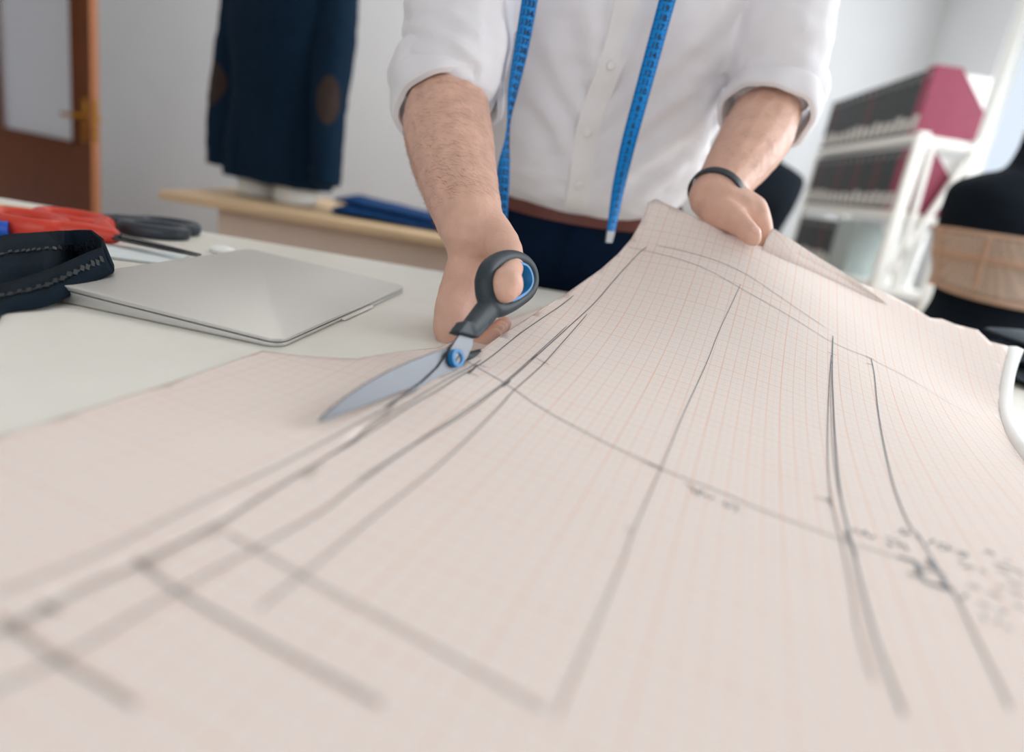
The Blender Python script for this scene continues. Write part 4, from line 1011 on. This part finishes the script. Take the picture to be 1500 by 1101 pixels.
for z in SZ: bbox(MB(), (0, 0, z - .028), (BD, BL, z)).build('shelf_board', M_white, bs, smooth=False)
for x in (0, BD - .035):
    for y in (-.035, BL): bbox(MB(), (x, y, 0), (x + .045, y + .035, SZ[0] + .01)).build('post', M_white, bs, bevel=.003)
for y in (-.03, BL + .005):
    for z in (SZ[0] - .01, SZ[2], .1): bbox(MB(), (.045, y, z - .03), (BD - .035, y + .025, z)).build('cross_bar', M_white, bs, smooth=False)
    MB().bar(B(BD - .02, y + .012, SZ[0] - .03), B(.06, y + .012, SZ[2] + .05), .026, .02).build('brace', M_white, bs, smooth=False)
    MB().bar(B(.07, y + .012, SZ[0] - .03), B(.10, y + .012, SZ[2] + .0), .026, .02).build('brace', M_white, bs, smooth=False)
def mag_file(y, wd, z, m, label, group, lab=True, ht=.265):
    root = empty('magazine_file', B(BD / 2, y + wd / 2, z), label, 'file', group)
    d0, d1 = .004, BD - .02; t = .003
    # side profile: full height at the spine, cut away towards the back
    prof = [(d0, 0), (d1, 0), (d1, ht * .45), (d0 + .10, ht), (d0, ht)]
    for yy in (y + .001, y + wd - .001 - t):
        n = len(prof); mb = MB(); mb.v = [B(x, yy, z + zz + .001) for x, zz in prof] + [B(x, yy + t, z + zz + .001) for x, zz in prof]
        mb.f = [tuple(range(n)), tuple(range(2 * n - 1, n - 1, -1))] + [(i, (i + 1) % n, n + (i + 1) % n, n + i) for i in range(n)]
        mb.build('side_panel', m, root, smooth=False)
    sp = bbox(MB(), (d0 - .003, y + .001, z + .001), (d0, y + wd - .001, z + ht)).build('spine', m, root, smooth=False)
    bbox(MB(), (d1, y + .001, z + .001), (d1 + .003, y + wd - .001, z + ht * .45)).build('back_panel', m, root, smooth=False)
    bbox(MB(), (d0 + .006, y + t + .003, z + .002), (d1 - .004, y + wd - t - .003, z + ht * .93)).build('papers', M_whitep, root, smooth=False) if lab != 'end' else None
    if lab:
        bbox(MB(), (d0 - .0045, y + wd * .16, z + .018), (d0 - .003, y + wd * .84, z + .018 + random.uniform(.05, .068))).build('spine_label', M_label, sp, smooth=False)
        MB().tube([B(d0 - .003, y + wd / 2, z + ht - .03), B(d0 - .006, y + wd / 2, z + ht - .03)], .013, 14).build('finger_ring', M_ring, sp)
    return root
WDT = .074
pat1 = 'rbbbbbbrbbbbbrb'; pat2 = 'bbbrbbrbbdbbbdb'; pat3 = 'ggwbbdbbbdbbbbb'
ORD = 'first second third fourth fifth sixth seventh eighth ninth tenth eleventh twelfth thirteenth fourteenth fifteenth'.split()
for i in range(15):
    y = .006 + i * WDT
    for sh, z, pat, where in ((0, SZ[0], pat1, 'top shelf'), (1, SZ[1], pat2, 'second shelf'), (2, SZ[2], pat3, 'third shelf')):
        k = pat[i]
        if i == 0 and sh < 2:
            mag_file(y, WDT, z, M_file_r, ('large maroon magazine file closing the near end of the top shelf' if sh == 0 else 'maroon magazine file at the near end of the second shelf'), 'files on the %s' % where, True, .275 if sh == 0 else .265)
        elif sh < 2 or i >= 7:
            dark = k in 'rd'
            mag_file(y, WDT, z, M_file_d if dark else M_file_b, '%s magazine file, %s from the near end of the %s' % ('dark red' if dark else 'black', ORD[i], where), 'files on the %s' % where, True, .25 if sh == 2 else .265)
        elif 4 <= i < 7:
            mag_file(y, WDT, z, M_file_g, 'pale grey magazine file, %s of three on the third shelf' % ('nearest', 'middle', 'farthest')[i - 4], 'files on the third shelf', False, .27)
# white paper rolls standing at the near end of the lower shelves
for k, (x, y, lb) in enumerate(((.085, .075, 'white paper roll nearest the front post on the third shelf'), (.18, .085, 'white paper roll standing behind the diagonal shelf brace'), (.12, .175, 'white paper roll standing next to the grey files'))):
    root = empty('paper_roll', B(x, y, SZ[2]), lb, 'paper roll', 'white rolls on the third shelf')
    MB().tube([B(x, y, SZ[2] + .001), B(x, y, SZ[2] + .28 - .015 * k)], .037, 20).build('roll', M_whitep, root)
    MB().tube([B(x, y, SZ[2] + .279 - .015 * k), B(x, y, SZ[2] + .282 - .015 * k)], .016, 14).build('core', M_bench, root)

# ------------------------------------------------------------------ dress forms
def dress_form(cx, cy, zs, sc, label, corset, name='dress_form', capm=None):
    root = empty(name, (cx, cy, 0), label, 'dress form')
    prof = [(-.62, .165, .115), (-.50, .185, .125), (-.42, .175, .118), (-.30, .135, .098), (-.22, .145, .105), (-.12, .172, .128), (-.04, .188, .108), (.0, .180, .088), (.028, .13, .075), (.05, .075, .062), (.09, .058, .056), (.13, .055, .054)]
    rs = [ell((cx, cy, zs + z * sc), a * sc, b * sc, 0, 40) for z, a, b in interp_rings(prof, 6)]
    MB().rings(rs).build('torso', M_formk, root)
    MB().tube([(cx, cy, zs + .13 * sc), (cx, cy, zs + .14 * sc), (cx, cy, zs + .155 * sc)], [.057 * sc, .06 * sc, .02], 24).build('neck_cap', capm or M_oak, root)
    MB().tube([(cx, cy, .02), (cx, cy, zs - .6 * sc)], .016, 14).build('pole', M_metal, root)
    MB().tube([(cx, cy, 0), (cx, cy, .015), (cx, cy, .03)], [.17, .17, .03], 28).build('base', M_metal, root)
    return root
DF = Vector((1.345, 1.80, 0))
dress_form(DF.x, DF.y, 1.088, 1.12, 'black jersey dress form wearing the beige corset', True, capm=M_oak)
co_ = empty('corset', (DF.x, DF.y, .85), 'beige mesh waist corset worn by the black dress form', 'corset')
def form_r(z):
    prof = [(-.62, .165, .115), (-.50, .185, .125), (-.42, .175, .118), (-.30, .135, .098), (-.22, .145, .105), (-.12, .172, .128), (-.04, .188, .108)]
    zz = (z - 1.088) / 1.12
    for (z0, a0, b0), (z1, a1, b1) in zip(prof, prof[1:]):
        if z0 <= zz <= z1:
            t = (zz - z0) / (z1 - z0); return (a0 + (a1 - a0) * t) * 1.12, (b0 + (b1 - b0) * t) * 1.12
    return .2, .14
zt, zb = .965, .80
def cring(z, e):
    a, b = form_r(z); return ell((DF.x, DF.y, z), a + e, b + e, 0, 64)
for nm, z0, z1, m, e in (('mesh_panel', zb + .006, zt - .006, M_corset, .010), ('top_binding', zt - .010, zt, M_corband, .013), ('bottom_binding', zb, zb + .012, M_corband, .013), ('waist_band', .885, .905, M_corband, .0125)):
    k = 8; zs_ = [z0 + (z1 - z0) * i / k for i in range(k + 1)]
    rs = [cring(z, e) for z in zs_]
    # the lower hem dips towards the front
    for r in rs:
        for p in r:
            f = max(0, -(p.y - DF.y)) / .14
            if nm != 'waist_band' and p.z < .86: p.z -= .02 * f
    o = MB().rings(rs, False).build(nm, m, co_); sd = o.modifiers.new('t', 'SOLIDIFY'); sd.thickness = .002; sd.offset = 0
for k in range(0, 64, 8):
    pts = [cring(zb + .01 + (zt - zb - .02) * i / 8, .0125)[k] for i in range(9)]
    MB().tube(pts, .006, 8).build('boning_strip', M_corband, co_)
dress_form(.83, 2.5, 1.075, .95, 'black dress form standing between the bookshelf and the person', False)

print('built', len(bpy.data.objects))
